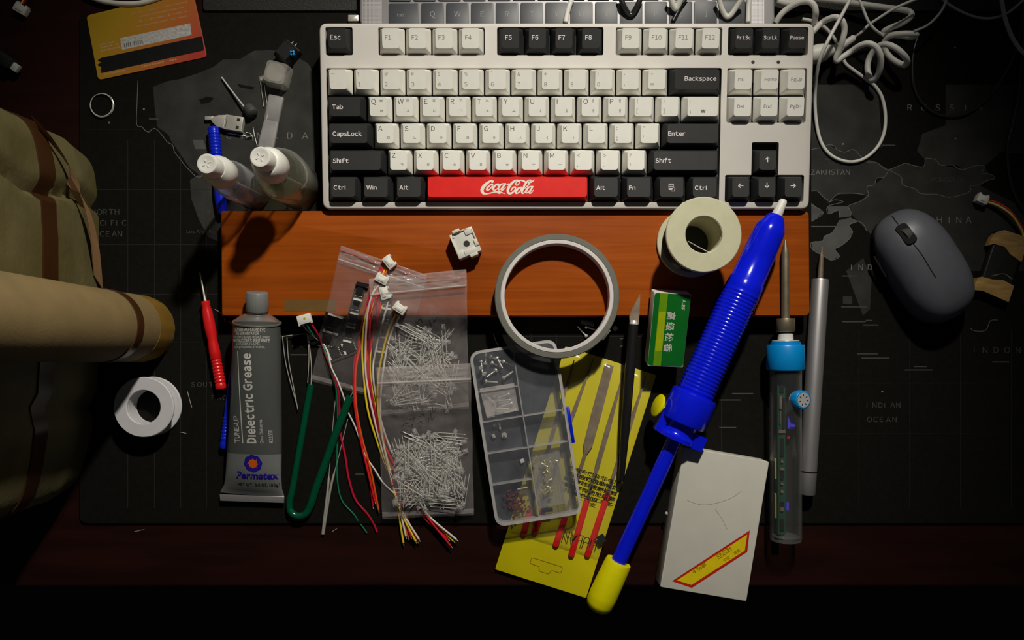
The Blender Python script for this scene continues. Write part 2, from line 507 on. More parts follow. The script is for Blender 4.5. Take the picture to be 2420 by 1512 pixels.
yf = P(0, 1388, -2).y
desk = thing('desk', 'dark red-brown lacquered desk carrying the mat and all the tools', 'desk', (0, 100, -752))
b = MB(); b.prism(rpoly([(-640, yf), (640, yf), (640, 520), (-640, 520)], 6, 4), -27, -2, 3, rb=8, n=4)
b.build('desk_top', M_['desk_lacquer'], desk)
b = MB(); b.box((0, yf + 22, -75), (1200, 18, 96)); b.build('apron', M_['desk_lacquer'], desk)
for sx in (-1, 1):
    for y in (yf + 45, 480):
        b = MB(); b.prism(rrect(50, 50, 4, 3, sx * 590, y), -750, -27, 0); b.build('leg', M_['desk_lacquer'], desk)

# desk mat with its world map (print of the mat: part of its own mesh)
b = MB()
mx0, mx1 = P(187, 0).x, 470.0
my0, my1 = P(0, 1237).y, P(0, 30).y
b.prism(rpoly([(mx0, my0), (mx1, my0), (mx1, my1), (mx0, my1)], 6, 4), -2, 0, .5, 0, rb=.3)
def land(pts, z, mi): b.add(PP(pts, z), [tuple(range(len(pts)))], mi)
def line(pts, w, mi, z=.06): b.ribbon([(q.x, q.y, w) for q in PP(pts, z)], lambda x, y: Vector((x, y, z)), mi, 3, False)
def Z6(l): return [(1900 + x / 3.4365, 200 + y / 3.4365) for x, y in l]
# north america
land([(362, 205), (395, 192), (430, 186), (470, 172), (505, 158), (528, 140), (566, 140), (600, 120), (640, 118), (690, 128), (728, 150), (752, 190), (756, 330), (745, 395), (735, 495), (560, 498), (541, 540), (520, 572), (492, 560), (470, 518), (452, 470), (449, 425), (470, 412), (448, 396), (428, 366), (405, 334), (398, 318), (372, 300), (365, 250)], .02, 1)
land([(455, 330), (480, 330), (488, 352), (462, 352)], .03, 2)
for pl in ([(470, 236), (490, 228), (506, 232), (496, 242), (476, 246)], [(560, 198), (602, 206), (596, 212), (566, 206)]): land(pl, .035, 0)
line([(326, 190), (324, 240), (323, 294), (335, 299), (343, 308), (352, 312), (360, 305), (368, 304), (382, 318), (395, 335), (408, 343), (412, 358), (425, 375), (438, 392), (450, 404), (462, 416), (474, 418), (482, 411), (520, 411)], .45, 3)
# russia, central asia, china
land(Z6([(60, 0), (600, 0), (620, 300), (640, 500), (470, 590), (400, 525), (330, 548), (265, 525), (250, 500), (205, 487), (60, 525)]), .02, 1)
land(Z6([(1150, 0), (1787, 0), (1787, 560), (1690, 560), (1600, 545), (1465, 665), (1300, 688), (1240, 655), (1110, 655), (985, 610), (920, 540), (960, 400), (1150, 330)]), .02, 1)
land(Z6([(1240, 640), (1330, 605), (1400, 560), (1400, 400), (1480, 360), (1787, 200), (1787, 560), (1690, 560), (1600, 545), (1540, 660), (1400, 657), (1300, 688)]), .03, 2) if False else None
land(Z6([(60, 525), (205, 487), (265, 525), (330, 548), (400, 525), (470, 590), (590, 632), (690, 690), (650, 750), (590, 760), (570, 815), (510, 828), (525, 890), (440, 885), (270, 890), (200, 960), (110, 865), (60, 865)]), .02, 1)
land(Z6([(690, 690), (830, 637), (970, 668), (985, 610), (1110, 655), (1300, 688), (1465, 665), (1500, 722), (1557, 758), (1420, 815), (1787, 1000), (1787, 1512), (1000, 1512), (700, 1400), (520, 1190), (440, 1110), (375, 1040), (360, 985), (450, 950), (525, 890), (510, 828), (570, 815), (650, 750)]), .015, 1)
land(Z6([(60, 960), (160, 1040), (60, 1110)]), .03, 2)
land(Z6([(190, 990), (360, 985), (385, 1040), (375, 1070), (290, 1080), (280, 1020), (200, 1050)]), .03, 2)
land(Z6([(290, 1100), (375, 1080), (440, 1110), (365, 1140), (395, 1190), (370, 1250), (300, 1310), (250, 1335), (290, 1395), (220, 1425), (160, 1390), (70, 1340), (60, 1280), (150, 1270), (165, 1230), (230, 1200)]), .03, 2)
for l in ([(60, 525), (135, 510), (205, 487), (250, 500), (265, 525), (330, 548), (400, 525), (440, 560), (470, 590)],
          [(510, 628), (590, 632), (650, 680), (690, 690), (780, 655), (830, 637), (880, 655), (970, 668), (985, 610), (1000, 597), (1070, 610), (1110, 655), (1200, 650), (1240, 675), (1300, 688), (1400, 657), (1465, 665), (1445, 720), (1500, 722), (1557, 758), (1480, 780), (1420, 815), (1350, 820), (1355, 855), (1310, 885), (1180, 915), (1080, 890), (950, 885), (900, 845), (800, 812), (790, 750), (690, 690)],
          [(690, 690), (650, 750), (590, 760), (570, 815), (510, 828), (525, 890), (510, 912), (450, 950), (360, 985), (385, 1040), (375, 1080), (440, 1110), (480, 1130), (510, 1190)],
          [(200, 960), (270, 890), (350, 880), (440, 885), (520, 900)], [(60, 865), (110, 865), (160, 915), (200, 940)],
          [(200, 960), (250, 935), (320, 950), (270, 965), (190, 990), (200, 1050), (280, 1020), (290, 1080)], [(60, 975), (160, 1040), (60, 1110)],
          [(440, 1110), (365, 1140), (395, 1190), (370, 1250), (300, 1310), (250, 1335), (290, 1395), (220, 1425), (160, 1390), (70, 1340), (60, 1280), (150, 1270), (165, 1230), (230, 1200), (290, 1100)],
          [(60, 1150), (270, 1150)]):
    line(Z6(l), .4, 3)
# south india, the islands, faint boxes
land([(2000, 640), (2040, 610), (2060, 660), (2056, 730), (2040, 745), (2022, 700)], .02, 1)
land([(1992, 700), (2014, 700), (2014, 718), (1992, 718)], .03, 1)
line([(2294, 776), (2305, 782), (2330, 780), (2340, 758), (2358, 756)], .4, 3)
for x, y, w in ((1990, 652, 36), (1988, 725, 60), (1990, 760, 56), (2046, 757, 16), (2040, 768, 36), (2025, 836, 50), (2036, 846, 66), (2160, 866, 30), (2138, 874, 66), (2345, 855, 40), (2350, 690, 30),
                (690, 818, 38), (686, 838, 40), (1465, 800, 30), (1466, 818, 30), (1730, 930, 50), (1690, 945, 60), (1700, 1010, 40), (1515, 790, 22), (1518, 806, 20), (840, 1120, 20), (352, 281, 22), (2070, 343, 46), (1950, 376, 26)):
    line([(x, y), (x + w, y)], .9, 6)
for x, y in ((258, 290), (340, 258), (1992, 340), (1977, 380), (2258, 327), (2257, 112), (496, 545), (2085, 925)):
    p = P(x, y, .08); b.add([p + Vector((cos(a) * .8, sin(a) * .8, 0)) for a in [i * pi / 4 for i in range(8)]], [tuple(range(8))], 5)
for x in (302, 365, 427, 488): line([(x, 330), (x, 1200)], .3, 4)
for x in (2030, 2150, 2270, 2390): line([(x, 780), (x, 1200)], .3, 4)
for x in (1255, 1315, 1705): line([(x, 760), (x, 1180)], .3, 4)
for y in (305, 448, 578, 695, 808): line([(190, y), (520, y)], .3, 4)
for y in (905, 1025): line([(1940, y), (2418, y)], .3, 4)
line([(1220, 795), (1540, 795)], .3, 4)
def mtext(s, x, y, h, mi=5, gap=None, align='L'):
    """capital letters with tops h px tall; gap = px from letter to letter"""
    size = h / .727 / 3.108
    if gap is None:
        p = P(x, y, .08); b.text(s, size, flat(.08)(p.x, p.y), mi, 0, align)
    else:
        for i, ch in enumerate(s):
            p = P(x + i * gap, y, .08); b.text(ch, size, flat(.08)(p.x, p.y), mi, 0, align)
mtext('CANADA', 541, 328, 15, 5, 36, 'C')
mtext('RUSSIA', 2150, 261, 14, 5, 33, 'C')
mtext('KAZAKHSTAN', 1892, 413, 12)
mtext('MONGOLIA', 2199, 430, 11, 6)
mtext('CHINA', 2197, 527, 15, 5, 23, 'C')
mtext('INDIA', 2012, 638, 13, 5, 22, 'C')
mtext('INDIAN', 2048, 963, 12, 6, 14); mtext('OCEAN', 2049, 997, 12, 6, 15)
mtext('INDONESIA', 2302, 834, 14, 6, 26, 'C')
mtext('NORTH', 215, 507, 13, 6, 14); mtext('PACIFIC', 210, 533, 13, 6, 13); mtext('OCEAN', 222, 559, 13, 6, 14)
mtext('SOUTH', 452, 914, 11, 6, 14); mtext('PACIFIC', 500, 945, 11, 6, 13)
mtext('Los Angeles', 441, 551, 8, 6); mtext('8', 490, 504, 9, 6)
b.build('desk_mat', [M_['mat_cloth'], M_['map_land'], M_['map_land_light'], M_['map_line'], M_['map_grid'], M_['map_text'], M_['map_text_dim']])
tag(bpy.data.objects['desk_mat'], 'large black desk mat printed with a grey world map', 'desk mat')

b = MB()
q0, q1 = P(480, 27, 0), P(2440, 27, 0)
b.prism(rpoly([(q0.x, q0.y + .2), (440, q0.y + .2), (440, q0.y + 60), (q0.x, q0.y + 60)], 3), -2, 1.0, .8)
tag(b.build('vinyl_pad', M_['black_vinyl']), 'grainy black pad edge lying behind the desk mat', 'pad')

# ------------------------------------------------------------------ wooden board
bd = thing('wooden_board', 'reddish brown wooden board lying in front of the keyboard', 'board', P(1217, 622, 0))
b = MB()
c = [P(524, 746, 15), P(1914, 746, 15), P(1912, 498, 15), P(522, 498, 15)]
b.prism(rpoly(c, [2, 4, 4, 1.5], 4), 0.05, 15, .8, rb=.6); b.build('plank', M_['board_wood'], bd)
b = MB(); c = PP([(672, 735), (795, 735), (795, 708), (672, 708)], 15.0); b.prism([(p.x, p.y) for p in c], 15.0, 15.12); b.build('tape_strip', M_['masking_film'], bd, 'thin strip of yellowish brown tape')

# ------------------------------------------------------------------ laptop behind the keyboard
lp = thing('laptop', 'silver laptop with dark keys behind the white keyboard', 'laptop', P(1340, 20, 0))
b = MB()
zl = 13.0
x0, x1 = P(850, 0, zl).x, P(1831, 0, zl).x
ylo, yhi = P(0, 62, zl).y, P(0, 62, zl).y + 158
b.prism(rpoly([(x0, ylo), (x1, ylo), (x1, yhi), (x0, yhi)], 6, 5), .4, zl, 1.0, rb=3); b.build('base', M_['aluminium'], lp)
# speaker grilles: dotted panels
for gx0, gx1 in ((857, 902), (1776, 1806)):
    b = MB(); a0, a1 = P(gx0, 60, zl), P(gx1, -60, zl)
    b.add([(a0.x, a0.y, zl + .03), (a1.x, a0.y, zl + .03), (a1.x, a1.y, zl + .03), (a0.x, a1.y, zl + .03)], [(0, 1, 2, 3)], 0)
    nx = int((a1.x - a0.x) / .95)
    for i in range(nx):
        for j in range(32):
            cx_, cy_ = a0.x + .6 + i * .95, a0.y + .6 + j * .95
            b.add([(cx_ + .27 * cos(k * pi / 2 + pi / 4), cy_ + .27 * sin(k * pi / 2 + pi / 4), zl + .06) for k in range(4)], [(0, 1, 2, 3)], 1)
    b.build('speaker_grille', [M_['aluminium'], M_['plate_black']], lp)
_keym = {}
def lkey(pxl, pxr, pyt, pyb, leg=None, small=False):
    a0, a1 = P(pxl, pyb, zl), P(pxr, pyt, zl)
    b = MB(); b.prism(rpoly([(a0.x, a0.y), (a1.x, a0.y), (a1.x, a1.y), (a0.x, a1.y)], 1.3, 3), zl + .1, zl + .75, .25)
    k = b.build('key', M_['laptop_key'], lp)
    if leg:
        b = MB(); cpt = P((pxl + pxr) / 2 + (0 if not small else -8), 40, zl)
        b.text(leg, 3.0 if small else 5.2, flat(zl + .8)(cpt.x, cpt.y), 0, 0, 'C'); b.build('legend', M_['laptop_legend'], k)
lkey(919, 990, 9, 62, 'tab', True)
for i, ch in enumerate('QWERTYUIOP[]'):
    lkey(996 + 58.6 * i, 1049 + 58.6 * i, 8 - .35 * i, 62, ch)
lkey(1699, 1762, 4, 62, '\\')
for i in range(13): lkey(919 + 58.6 * i, 972 + 58.6 * i, -52, 4 - .35 * i)
lkey(1681, 1762, -52, 0)
b = MB(); b.box(P(836, 45, 5), (8, 5, 4), 0, .6); tag(b.build('usb_plug', M_['steel']), 'small metal plug in the left side of the silver laptop', 'plug')
# ------------------------------------------------------------------ mechanical keyboard
U = 19.05; LEFT = -173.8; KH = 8.6
kb = thing('keyboard', 'white compact keyboard with white and black keys and a red spacebar', 'keyboard', (0, 0, 0))
kb.location = Vector((39.5, 125.6, 19.0)) * S + Vector((0, 0, Z0)); kb.rotation_euler = (radians(4.5), 0, 0)
VR = {'b': 0.0, 'z': U, 'a': 2 * U, 'q': 3 * U, 'n': 4 * U, 'f': 5.5 * U}
def solid(me_name, mb, mats):
    me = bpy.data.meshes.new(me_name); me.from_pydata([tuple(p) for p in mb.v], [], mb.f); o = bpy.data.objects.new(me_name, me); COL.objects.link(o); return o
body = MB(); body.prism(rpoly([(-178.6, -15), (178.6, -15), (178.6, 117.6), (-178.6, 117.6)], 6, 6), -16, 2.6, 1.6, rb=1.2, n=4)
cut = MB()
def hole(x0, x1, r0, r1): cut.prism(rrect((x1 - x0) * U + .6, VR[r1] - VR[r0] + U + .6, 1.4, 4, LEFT + (x0 + x1) / 2 * U, (VR[r0] + VR[r1]) / 2), -3, 10)
for a in ((0, 1, 'f', 'f'), (2, 6, 'f', 'f'), (6.5, 10.5, 'f', 'f'), (11, 15, 'f', 'f'), (15.25, 18.25, 'f', 'f'), (0, 15, 'b', 'n'), (15.25, 18.25, 'q', 'n'), (15.25, 18.25, 'b', 'b')): hole(*a)
cut2 = MB(); cut, keep = cut2, cut
cut2.prism(rrect(U + .6, 1.5 * U, 1.4, 4, LEFT + 16.75 * U, 1.0 * U), -3, 10)
A = solid('tmp_a', body, None); B = solid('tmp_b', keep, None); C2 = solid('tmp_c', cut2, None)
for t in (B, C2):
    md = A.modifiers.new('b', 'BOOLEAN'); md.operation = 'DIFFERENCE'; md.object = t; md.solver = 'EXACT'
dg = bpy.context.evaluated_depsgraph_get()
me = bpy.data.meshes.new_from_object(A.evaluated_get(dg))
vs = [v.co.copy() for v in me.vertices]; fs = [tuple(p.vertices) for p in me.polygons]
for t in (A, B, C2): bpy.data.objects.remove(t)
b = MB()
b.add(vs, fs, 0, True); b.build('case', M_['case_plastic'], kb, sharp=30)
b = MB(); b.box((LEFT + 7.5 * U, VR['z'] + U, -2.9), (15 * U, 5 * U, .2)); b.box((LEFT + 9.1 * U, VR['f'], -2.9), (18.2 * U, U, .2)); b.box((LEFT + 16.75 * U, 1.75 * U, -2.9), (3 * U, 4.6 * U, .2))
b.build('switch_plate', M_['plate_black'], kb)
for sx in (-1, 1):
    b = MB(); b.box((sx * 150, 100, -21.3), (14, 8, 11), 0, 1); b.build('foot', M_['plate_black'], kb)
    b = MB(); b.box((sx * 150, -8, -17.1), (20, 6, 2.4), 0, .6); b.build('foot', M_['plate_black'], kb)
for px in (1778, 1838):
    b = MB(); u = (px - 1338) / 3.265; b.lathe([(0, 1.25), (.06, 1.25)], (u, 90.0, 2.6), d=(0, 0, 1), n=20); b.build('indicator_hole', M_['plate_black'], kb)

_cap = {}
SL = {'f': .15, 'n': .12, 'q': .06, 'a': .0, 'z': -.07, 'b': -.08}     # how the tops of each row lean
def capmesh(w, kind, row):
    key = (w, kind, row)
    if key not in _cap:
        b = MB(); W = w * U - 1.0; D = 18.05
        ins = 1.3 if kind == 'red' else (2.85 if w < 3 else 2.6)
        it = 2.0 if row == 'b' else 2.25
        yo = .1
        rings = []
        for t, z in ((0, 0), (.02, .5), (.5, 4.4), (.92, 7.9), (1.0, 8.35), (1.045, KH)):
            iw, idp = ins * t, it * t
            r = 1.0 + 1.1 * t
            rings.append([(p.x, p.y, z + SL[row] * p.y * max(0, t - .4) / .6) for p in rrect(W - 2 * iw, D - 2 * idp, r, 5, 0, yo * t)])
        b.loft(rings, 0, (True, True), True)
        me = bpy.data.meshes.new('keycap')
        me.from_pydata([tuple(p * S) for p in b.v], [], b.f)
        me.materials.append(M_['key_' + kind])
        for i, p in enumerate(me.polygons): p.use_smooth = b.sm[i]
        me.update(); me.set_sharp_from_angle(angle=radians(28))
        _cap[key] = me
    return _cap[key]
def ctext(mb, s, size, u, v, z, off=0.0, align='L', mi=0, cv=0.0, sl=0.0):
    mb.text(s, size, lambda x, y: Vector((u + x, v + y, z + sl * (v + y - cv))), mi, off, align)
def keycap(x, w, row, kind, leg):
    c = Vector((LEFT + (x + w / 2) * U, VR[row], 0))
    o = bpy.data.objects.new('keycap', capmesh(w, kind, row)); COL.objects.link(o)
    o.parent = kb; o.location = c * S; ORG[o.name] = c
    if kind != 'white': o['label'] = {'black': 'black keycap', 'red': 'red spacebar keycap'}[kind]
    if not leg: return o
    b = MB(); z = KH + .04
    l = -(w * U - 1) / 2 + 2.9
    for (s, size, u, v, bold, al) in leg:
        ctext(b, s, size, c.x + (u if al == 'C' else l + u), c.y + v, z, .02 if bold else 0, al, 0, c.y, SL[row] * 1.075)
    b.build('legend', M_['legend_white' if kind == 'black' else ('legend_dark' if row in 'qaz' else 'legend_grey')], o)
    return o
def L2(up, lo): return [(up, 3.0, 1.5, 2.6, 0, 'L'), (lo, 3.7, 1.5, -4.6, 0, 'L')]
def LT(ch, h2, h1):
    out = [(ch, 4.5, 1.2, 2.0, 0, 'L')]
    if h2: out.append((h2, 3.0, 6.9, 3.0, 0, 'L'))
    if h1: out.append((h1, 3.0, 7.1, -4.0, 0, 'L'))
    return out
def BK(s, v=-.6, u=1.2): return [(s, 4.0, u, v, 1, 'L')]
keycap(0, 1, 'f', 'black', BK('Esc'))
for i in range(12):
    grp = i // 4; x = [2, 6.5, 11][grp] + i % 4
    keycap(x, 1, 'f', 'black' if grp == 1 else 'white', [('F%d' % (i + 1), 3.9, 2.2, -.8, grp == 1, 'L')])
for i, s in enumerate(('PrtSc', 'ScrLk', 'Pause')): keycap(15.25 + i, 1, 'f', 'black', [(s, 3.1, .9, -.6, 1, 'L')])
for i, (u_, l_) in enumerate(zip('~!@#$%^&*()-+', '`1234567890-=')): keycap(i, 1, 'n', 'white', L2('_' if i == 11 and False else u_, l_))
keycap(13, 2, 'n', 'black', [('Backspace', 3.9, 7.0, -.8, 1, 'L')])
for i, s in enumerate(('Ins', 'Home', 'PgUp')): keycap(15.25 + i, 1, 'n', 'white', [(s, 3.1, 2.4, -1.0, 0, 'L')])
for i, s in enumerate(('Del', 'End', 'PgDn')): keycap(15.25 + i, 1, 'q', 'white', [(s, 3.1, 2.4, -1.0, 0, 'L')])
keycap(0, 1.5, 'q', 'black', BK('Tab', -1.6, 1.6))
for i, (ch, h2, h1) in enumerate((('Q', 'ㅃ', 'ㅂ'), ('W', 'ㅉ', 'ㅈ'), ('E', 'ㄸ', 'ㄷ'), ('R', 'ㄲ', 'ㄱ'), ('T', 'ㅆ', 'ㅅ'), ('Y', '', 'ㅛ'), ('U', '', 'ㅕ'), ('I', '', 'ㅑ'), ('O', 'ㅒ', 'ㅐ'), ('P', 'ㅖ', 'ㅔ'))):
    keycap(1.5 + i, 1, 'q', 'white', LT(ch, h2, h1))
keycap(11.5, 1, 'q', 'white', L2('{', '[')); keycap(12.5, 1, 'q', 'white', L2('}', ']'))
keycap(13.5, 1.5, 'q', 'white', L2('|', '\\') + [('₩', 3.6, 9.5, -4.4, 0, 'L')])
keycap(0, 1.75, 'a', 'black', BK('CapsLock', -1.5, 1.6))
for i, (ch, h1) in enumerate((('A', 'ㅁ'), ('S', 'ㄴ'), ('D', 'ㅇ'), ('F', 'ㄹ'), ('G', 'ㅎ'), ('H', 'ㅗ'), ('J', 'ㅓ'), ('K', 'ㅏ'), ('L', 'ㅣ'))): keycap(1.75 + i, 1, 'a', 'white', LT(ch, '', h1))
keycap(10.75, 1, 'a', 'white', L2(':', ';')); keycap(11.75, 1, 'a', 'white', L2('"', "'"))
keycap(12.75, 2.25, 'a', 'black', BK('Enter', -1.4, .6))
keycap(0, 2.25, 'z', 'black', BK('Shift', -1.6, 1.4))
for i, (ch, h1) in enumerate((('Z', 'ㅋ'), ('X', 'ㅌ'), ('C', 'ㅊ'), ('V', 'ㅍ'), ('B', 'ㅠ'), ('N', 'ㅜ'), ('M', 'ㅡ'))): keycap(2.25 + i, 1, 'z', 'white', LT(ch, '', h1))
for i, (a_, c_) in enumerate((('<', ','), ('>', '.'), ('?', '/'))): keycap(9.25 + i, 1, 'z', 'white', L2(a_, c_))
keycap(12.25, 2.75, 'z', 'black', BK('Shift', -1.4, 1.2))
for i, s in enumerate(('Ctrl', 'Win', 'Alt')): keycap(1.25 * i, 1.25, 'b', 'black', BK(s, -1.6, 1.6))
sp = keycap(3.75, 6.25, 'b', 'red', None)
for i, s in enumerate(('Alt', 'Fn', '', 'Ctrl')):
    k = keycap(10 + 1.25 * i, 1.25, 'b', 'black', BK(s, -1.8, 1.4) if s else None)
    if not s:
        b = MB(); c = ORG[k.name]; z = KH + .04
        def rect(u0, v0, u1, v1): b.add([(c.x + u0, c.y + v0, z - .086 * v0), (c.x + u1, c.y + v0, z - .086 * v0), (c.x + u1, c.y + v1, z - .086 * v1), (c.x + u0, c.y + v1, z - .086 * v1)], [(0, 1, 2, 3)], 0)
        for v in (1.4, .1, -1.2): rect(-1.7, v, .9, v + .55)
        rect(-2.2, 2.2, 1.4, 2.6); rect(-2.2, -1.9, -1.8, 2.6); rect(1.0, -.4, 1.4, 2.6); rect(-2.2, -1.9, .4, -1.5); rect(-.6, -2.9, 2.4, -2.5); rect(2.0, -2.9, 2.4, .2)
        b.build('legend', M_['legend_white'], k)
keycap(16.25, 1, 'z', 'black', [('↑', 5.0, 0, -1.0, 1, 'C')])
for i, s in enumerate('←↓→'): keycap(15.25 + i, 1, 'b', 'black', [(s, 5.0, 0, -.4, 1, 'C')])
# flowing white script on the spacebar
b = MB(); c = ORG[sp.name]; z = KH + .05; zk = 14.235 * 3.262
_lift = [0.0]
def fn(x, y):
    _lift[0] += .00007
    return Vector((c.x + (x - 1165) / zk, c.y + .15 - (y - 455) / zk, z + _lift[0] - SL['b'] * 1.075 * (y - 455) / zk))
for st in ([(650, 300, 50), (685, 262, 48), (655, 242, 45), (600, 250, 60), (520, 295, 80), (430, 370, 100), (350, 460, 112), (312, 550, 112), (325, 620, 100), (370, 665, 75), (440, 680, 48), (540, 668, 38), (650, 640, 42), (760, 618, 42), (860, 612, 55), (930, 625, 50), (1000, 650, 32), (1090, 682, 14)],
           [(820, 620, 40), (890, 655, 60), (965, 625, 36)],
           [(665, 368, 45), (590, 385, 50), (510, 460, 66), (470, 535, 62), (515, 562, 40), (590, 505, 40), (655, 430, 42), (668, 372, 45)],
           [(845, 405, 40), (878, 365, 42), (830, 355, 45), (745, 410, 62), (690, 490, 72), (695, 550, 50), (760, 558, 38), (825, 505, 24)],
           [(1085, 345, 50), (985, 352, 45), (900, 420, 58), (855, 505, 62), (872, 552, 48), (930, 530, 34), (1010, 440, 34), (1090, 348, 40)],
           [(1095, 345, 60), (1020, 450, 62), (970, 540, 58), (1000, 560, 38), (1060, 515, 30), (1112, 455, 20)],
           [(1158, 372, 48), (1212, 348, 40)],
           [(1290, 572, 40), (1345, 485, 50), (1420, 455, 50), (1440, 500, 48), (1400, 580, 48), (1310, 655, 60), (1225, 665, 76), (1182, 600, 88), (1195, 500, 92), (1260, 390, 92), (1350, 290, 76), (1450, 235, 58), (1535, 232, 52), (1568, 290, 40), (1530, 375, 40), (1462, 390, 42), (1437, 350, 34), (1480, 285, 34), (1560, 238, 40), (1640, 228, 44), (1720, 255, 54), (1790, 292, 56), (1850, 250, 44), (1925, 213, 36), (1962, 238, 34), (1910, 285, 46)],
           [(1880, 305, 56), (1980, 280, 44), (2035, 238, 36), (2075, 208, 16)],
           [(1632, 462, 45), (1540, 495, 58), (1465, 590, 74), (1450, 655, 58), (1505, 660, 42), (1590, 595, 44), (1632, 520, 44), (1635, 465, 44)],
           [(1800, 300, 76), (1740, 400, 66), (1680, 540, 66), (1655, 630, 64), (1690, 665, 48), (1740, 630, 26), (1775, 590, 20)],
           [(1905, 320, 50), (1870, 385, 40), (1800, 450, 34), (1750, 500, 26)],
           [(2015, 440, 45), (1905, 450, 48), (1825, 530, 62), (1785, 620, 60), (1815, 650, 42), (1890, 600, 34), (1960, 520, 34), (2015, 445, 40)],
           [(2015, 440, 56), (1950, 550, 62), (1905, 645, 58), (1945, 660, 38), (2000, 610, 30), (2038, 555, 18)]):
    b.ribbon(st, fn, 0, 6)
b.build('legend', M_['logo_white'], sp)
# ------------------------------------------------------------------ right-hand tools
def along(pts):
    """turn [(y_px, r)] style profiles on a straight pixel axis into mm along the axis"""
    (xa, ya, za), (xb, yb, zb) = pts
    A, B = P(xa, ya, za), P(xb, yb, zb)
    def t(y):
        lo, hi = -.3, 1.3
        for _ in range(40):
            m = (lo + hi) / 2; q = A + (B - A) * m
            py = CY - q.y * F / (H - q.z)
            if py < y: lo = m
            else: hi = m
        return lo * (B - A).length
    return A, B, t

# desoldering pump
A, B, t = along(((1851, 475, 36.5), (1414, 1432, 10)))
dv = (B - A).normalized(); side = dv.cross(Vector((0, 0, 1))).normalized()
pump = thing('desoldering_pump', 'long blue desoldering pump with yellow cap lying diagonally over the right end of the board', 'desoldering pump', P(1620, 980, 0))
b = MB(); b.lathe([(t(472), 2.2), (t(476), 2.9), (t(512), 4.0), (t(518), 4.0)], A, B, n=20); b.build('nozzle', M_['cable_white'], pump, 'pale grey nozzle')
pr = [(t(508), 4.2), (t(510), 5.6), (t(520), 7.4), (t(533), 9.4), (t(540), 10.4), (t(552), 11.0), (t(600), 11.6), (t(662), 12.0), (t(664), 12.7), (t(684), 13.0)]
y = 690.0
while y < 925:
    pr += [(t(y), 13.1), (t(y + 2.2), 13.5), (t(y + 4.6), 13.5), (t(y + 6.6), 13.0)]; y += 8.2
pr += [(t(934), 13.2)]
b = MB(); b.lathe(pr, A, B, n=48); b.build('barrel', M_['royal_blue'], pump, sharp=50)
b = MB(); b.lathe([(t(930), 14), (t(931), 16.3), (t(936), 16.9), (t(994), 17.1), (t(998), 16.6), (t(998.1), 8)], A, B, n=48); b.build('collar', M_['royal_blue'], pump)
# hand guard: a groove and a lip below the collar, filled in at both sides
b = MB(); C0 = A + dv * t(1012); up = side.cross(dv)
b.lathe([(t(990), 12.2), (t(1003), 12.0), (t(1020), 12.2), (t(1025), 13.4), (t(1028), 14.4), (t(1036), 14.4), (t(1038), 13.5), (t(1038.1), 6)], A, B, n=44)
for sg, w0, w1, h0, h1, e in ((1, 11.5, 17.2, -6, 6.5, 0), (-1, 11, 20.0, 2.2, 8.5, 1.5)):
    W0 = [C0 + side * sg * w0 + up * h1, C0 + side * sg * w1 + up * (h1 - 1.5), C0 + side * sg * w1 + up * h0, C0 + side * sg * w0 + up * h0]
    b.loft([[p - dv * (7.5 if sg > 0 else 1.5) for p in W0], [p + dv * (7.5 + e) for p in W0]], 0, sm=False)
b.build('hand_guard', M_['royal_blue'], pump)
b = MB(); b.lathe([(t(1015), 5.7), (t(1345), 5.8)], A, B, n=28); b.build('plunger', M_['royal_blue'], pump)
b = MB(); b.lathe([(t(1326), 6.0), (t(1326.1), 9.4), (t(1332), 9.9), (t(1405), 10.6), (t(1425), 10.3), (t(1434), 9), (t(1440), 6.5), (t(1443), 2)], A, B, n=36); b.build('plunger_cap', M_['yellow_plastic'], pump, 'bright yellow push cap')
Q = A + dv * t(985) + side * 16.5; qd = (side + up * .25).normalized()
b = MB(); b.box((0, 0, 0), (.1, .1, .1)); b = MB()
b.lathe([(-1, 3.0), (4.2, 3.0)], Q, d=qd, n=4); b.lathe([(4.0, 8.0), (4.8, 8.6), (5.6, 8.6), (6.2, 7.8)], Q, d=qd, n=32)
b.build('release_button', M_['yellow_plastic'], pump, 'yellow release button')

# white card box with the printed band
zb = 19.8
box = thing('card_box', 'white cardboard box with a red and yellow band at the bottom right of the desk', 'box', P(1690, 1240, -2))
tl, tr, br, bl = [P(*c, zb) for c in ((1617, 1056), (1818, 1091), (1764, 1421), (1560, 1387))]
b = MB(); pts = [(p.x, p.y) for p in (bl, br, tr, tl)]
b.prism(rpoly(pts, 1.2, 3), .1, zb, .5, rb=.3); b.build('carton', M_['box_card'], box)
b = MB(); z1 = zb + .06
b.add(PP([(1588, 1373), (1635, 1389), (1766, 1304), (1772, 1253)], z1), [(0, 1, 2, 3)], 0)
b.add(PP([(1600, 1371), (1634, 1382), (1760, 1301), (1766, 1263)], z1 + .05), [(0, 1, 2, 3)], 1)
an = math.atan2(115, 175)
def ptxt(mb, s, size, px, py, z, a, mi, off=0.0, sx=1.0, align='L'):
    p = P(px, py, z); mb.text(s, size, flat(z)(p.x, p.y, a), mi, off, align, sx)
ptxt(b, '不銹鋼', 4.1, 1638, 1357, z1 + .1, radians(33), 2, .01)
ptxt(b, '空芯針', 4.3, 1697, 1321, z1 + .1, radians(33), 2, .01)
ptxt(b, '中國', 2.7, 1711, 1328, z1 + .1, radians(32), 2); ptxt(b, '廣東', 2.7, 1736, 1311, z1 + .1, radians(32), 2)
b.build('printed_band', [M_['label_red'], M_['label_yellow'], M_['label_brown']], box, 'slanted yellow band with red border and lettering')
b = MB()
for arc in ([(1624, 1182), (1645, 1190), (1668, 1193), (1700, 1187), (1730, 1176), (1752, 1160)], [(1690, 1203), (1705, 1224), (1718, 1250)]):
    b.ribbon([(q.x, q.y, .22) for q in PP(arc, zb + .04)], lambda x, y: Vector((x, y, zb + .04)), 0, 4)
b.build('pencil_mark', M_['legend_grey'], box)
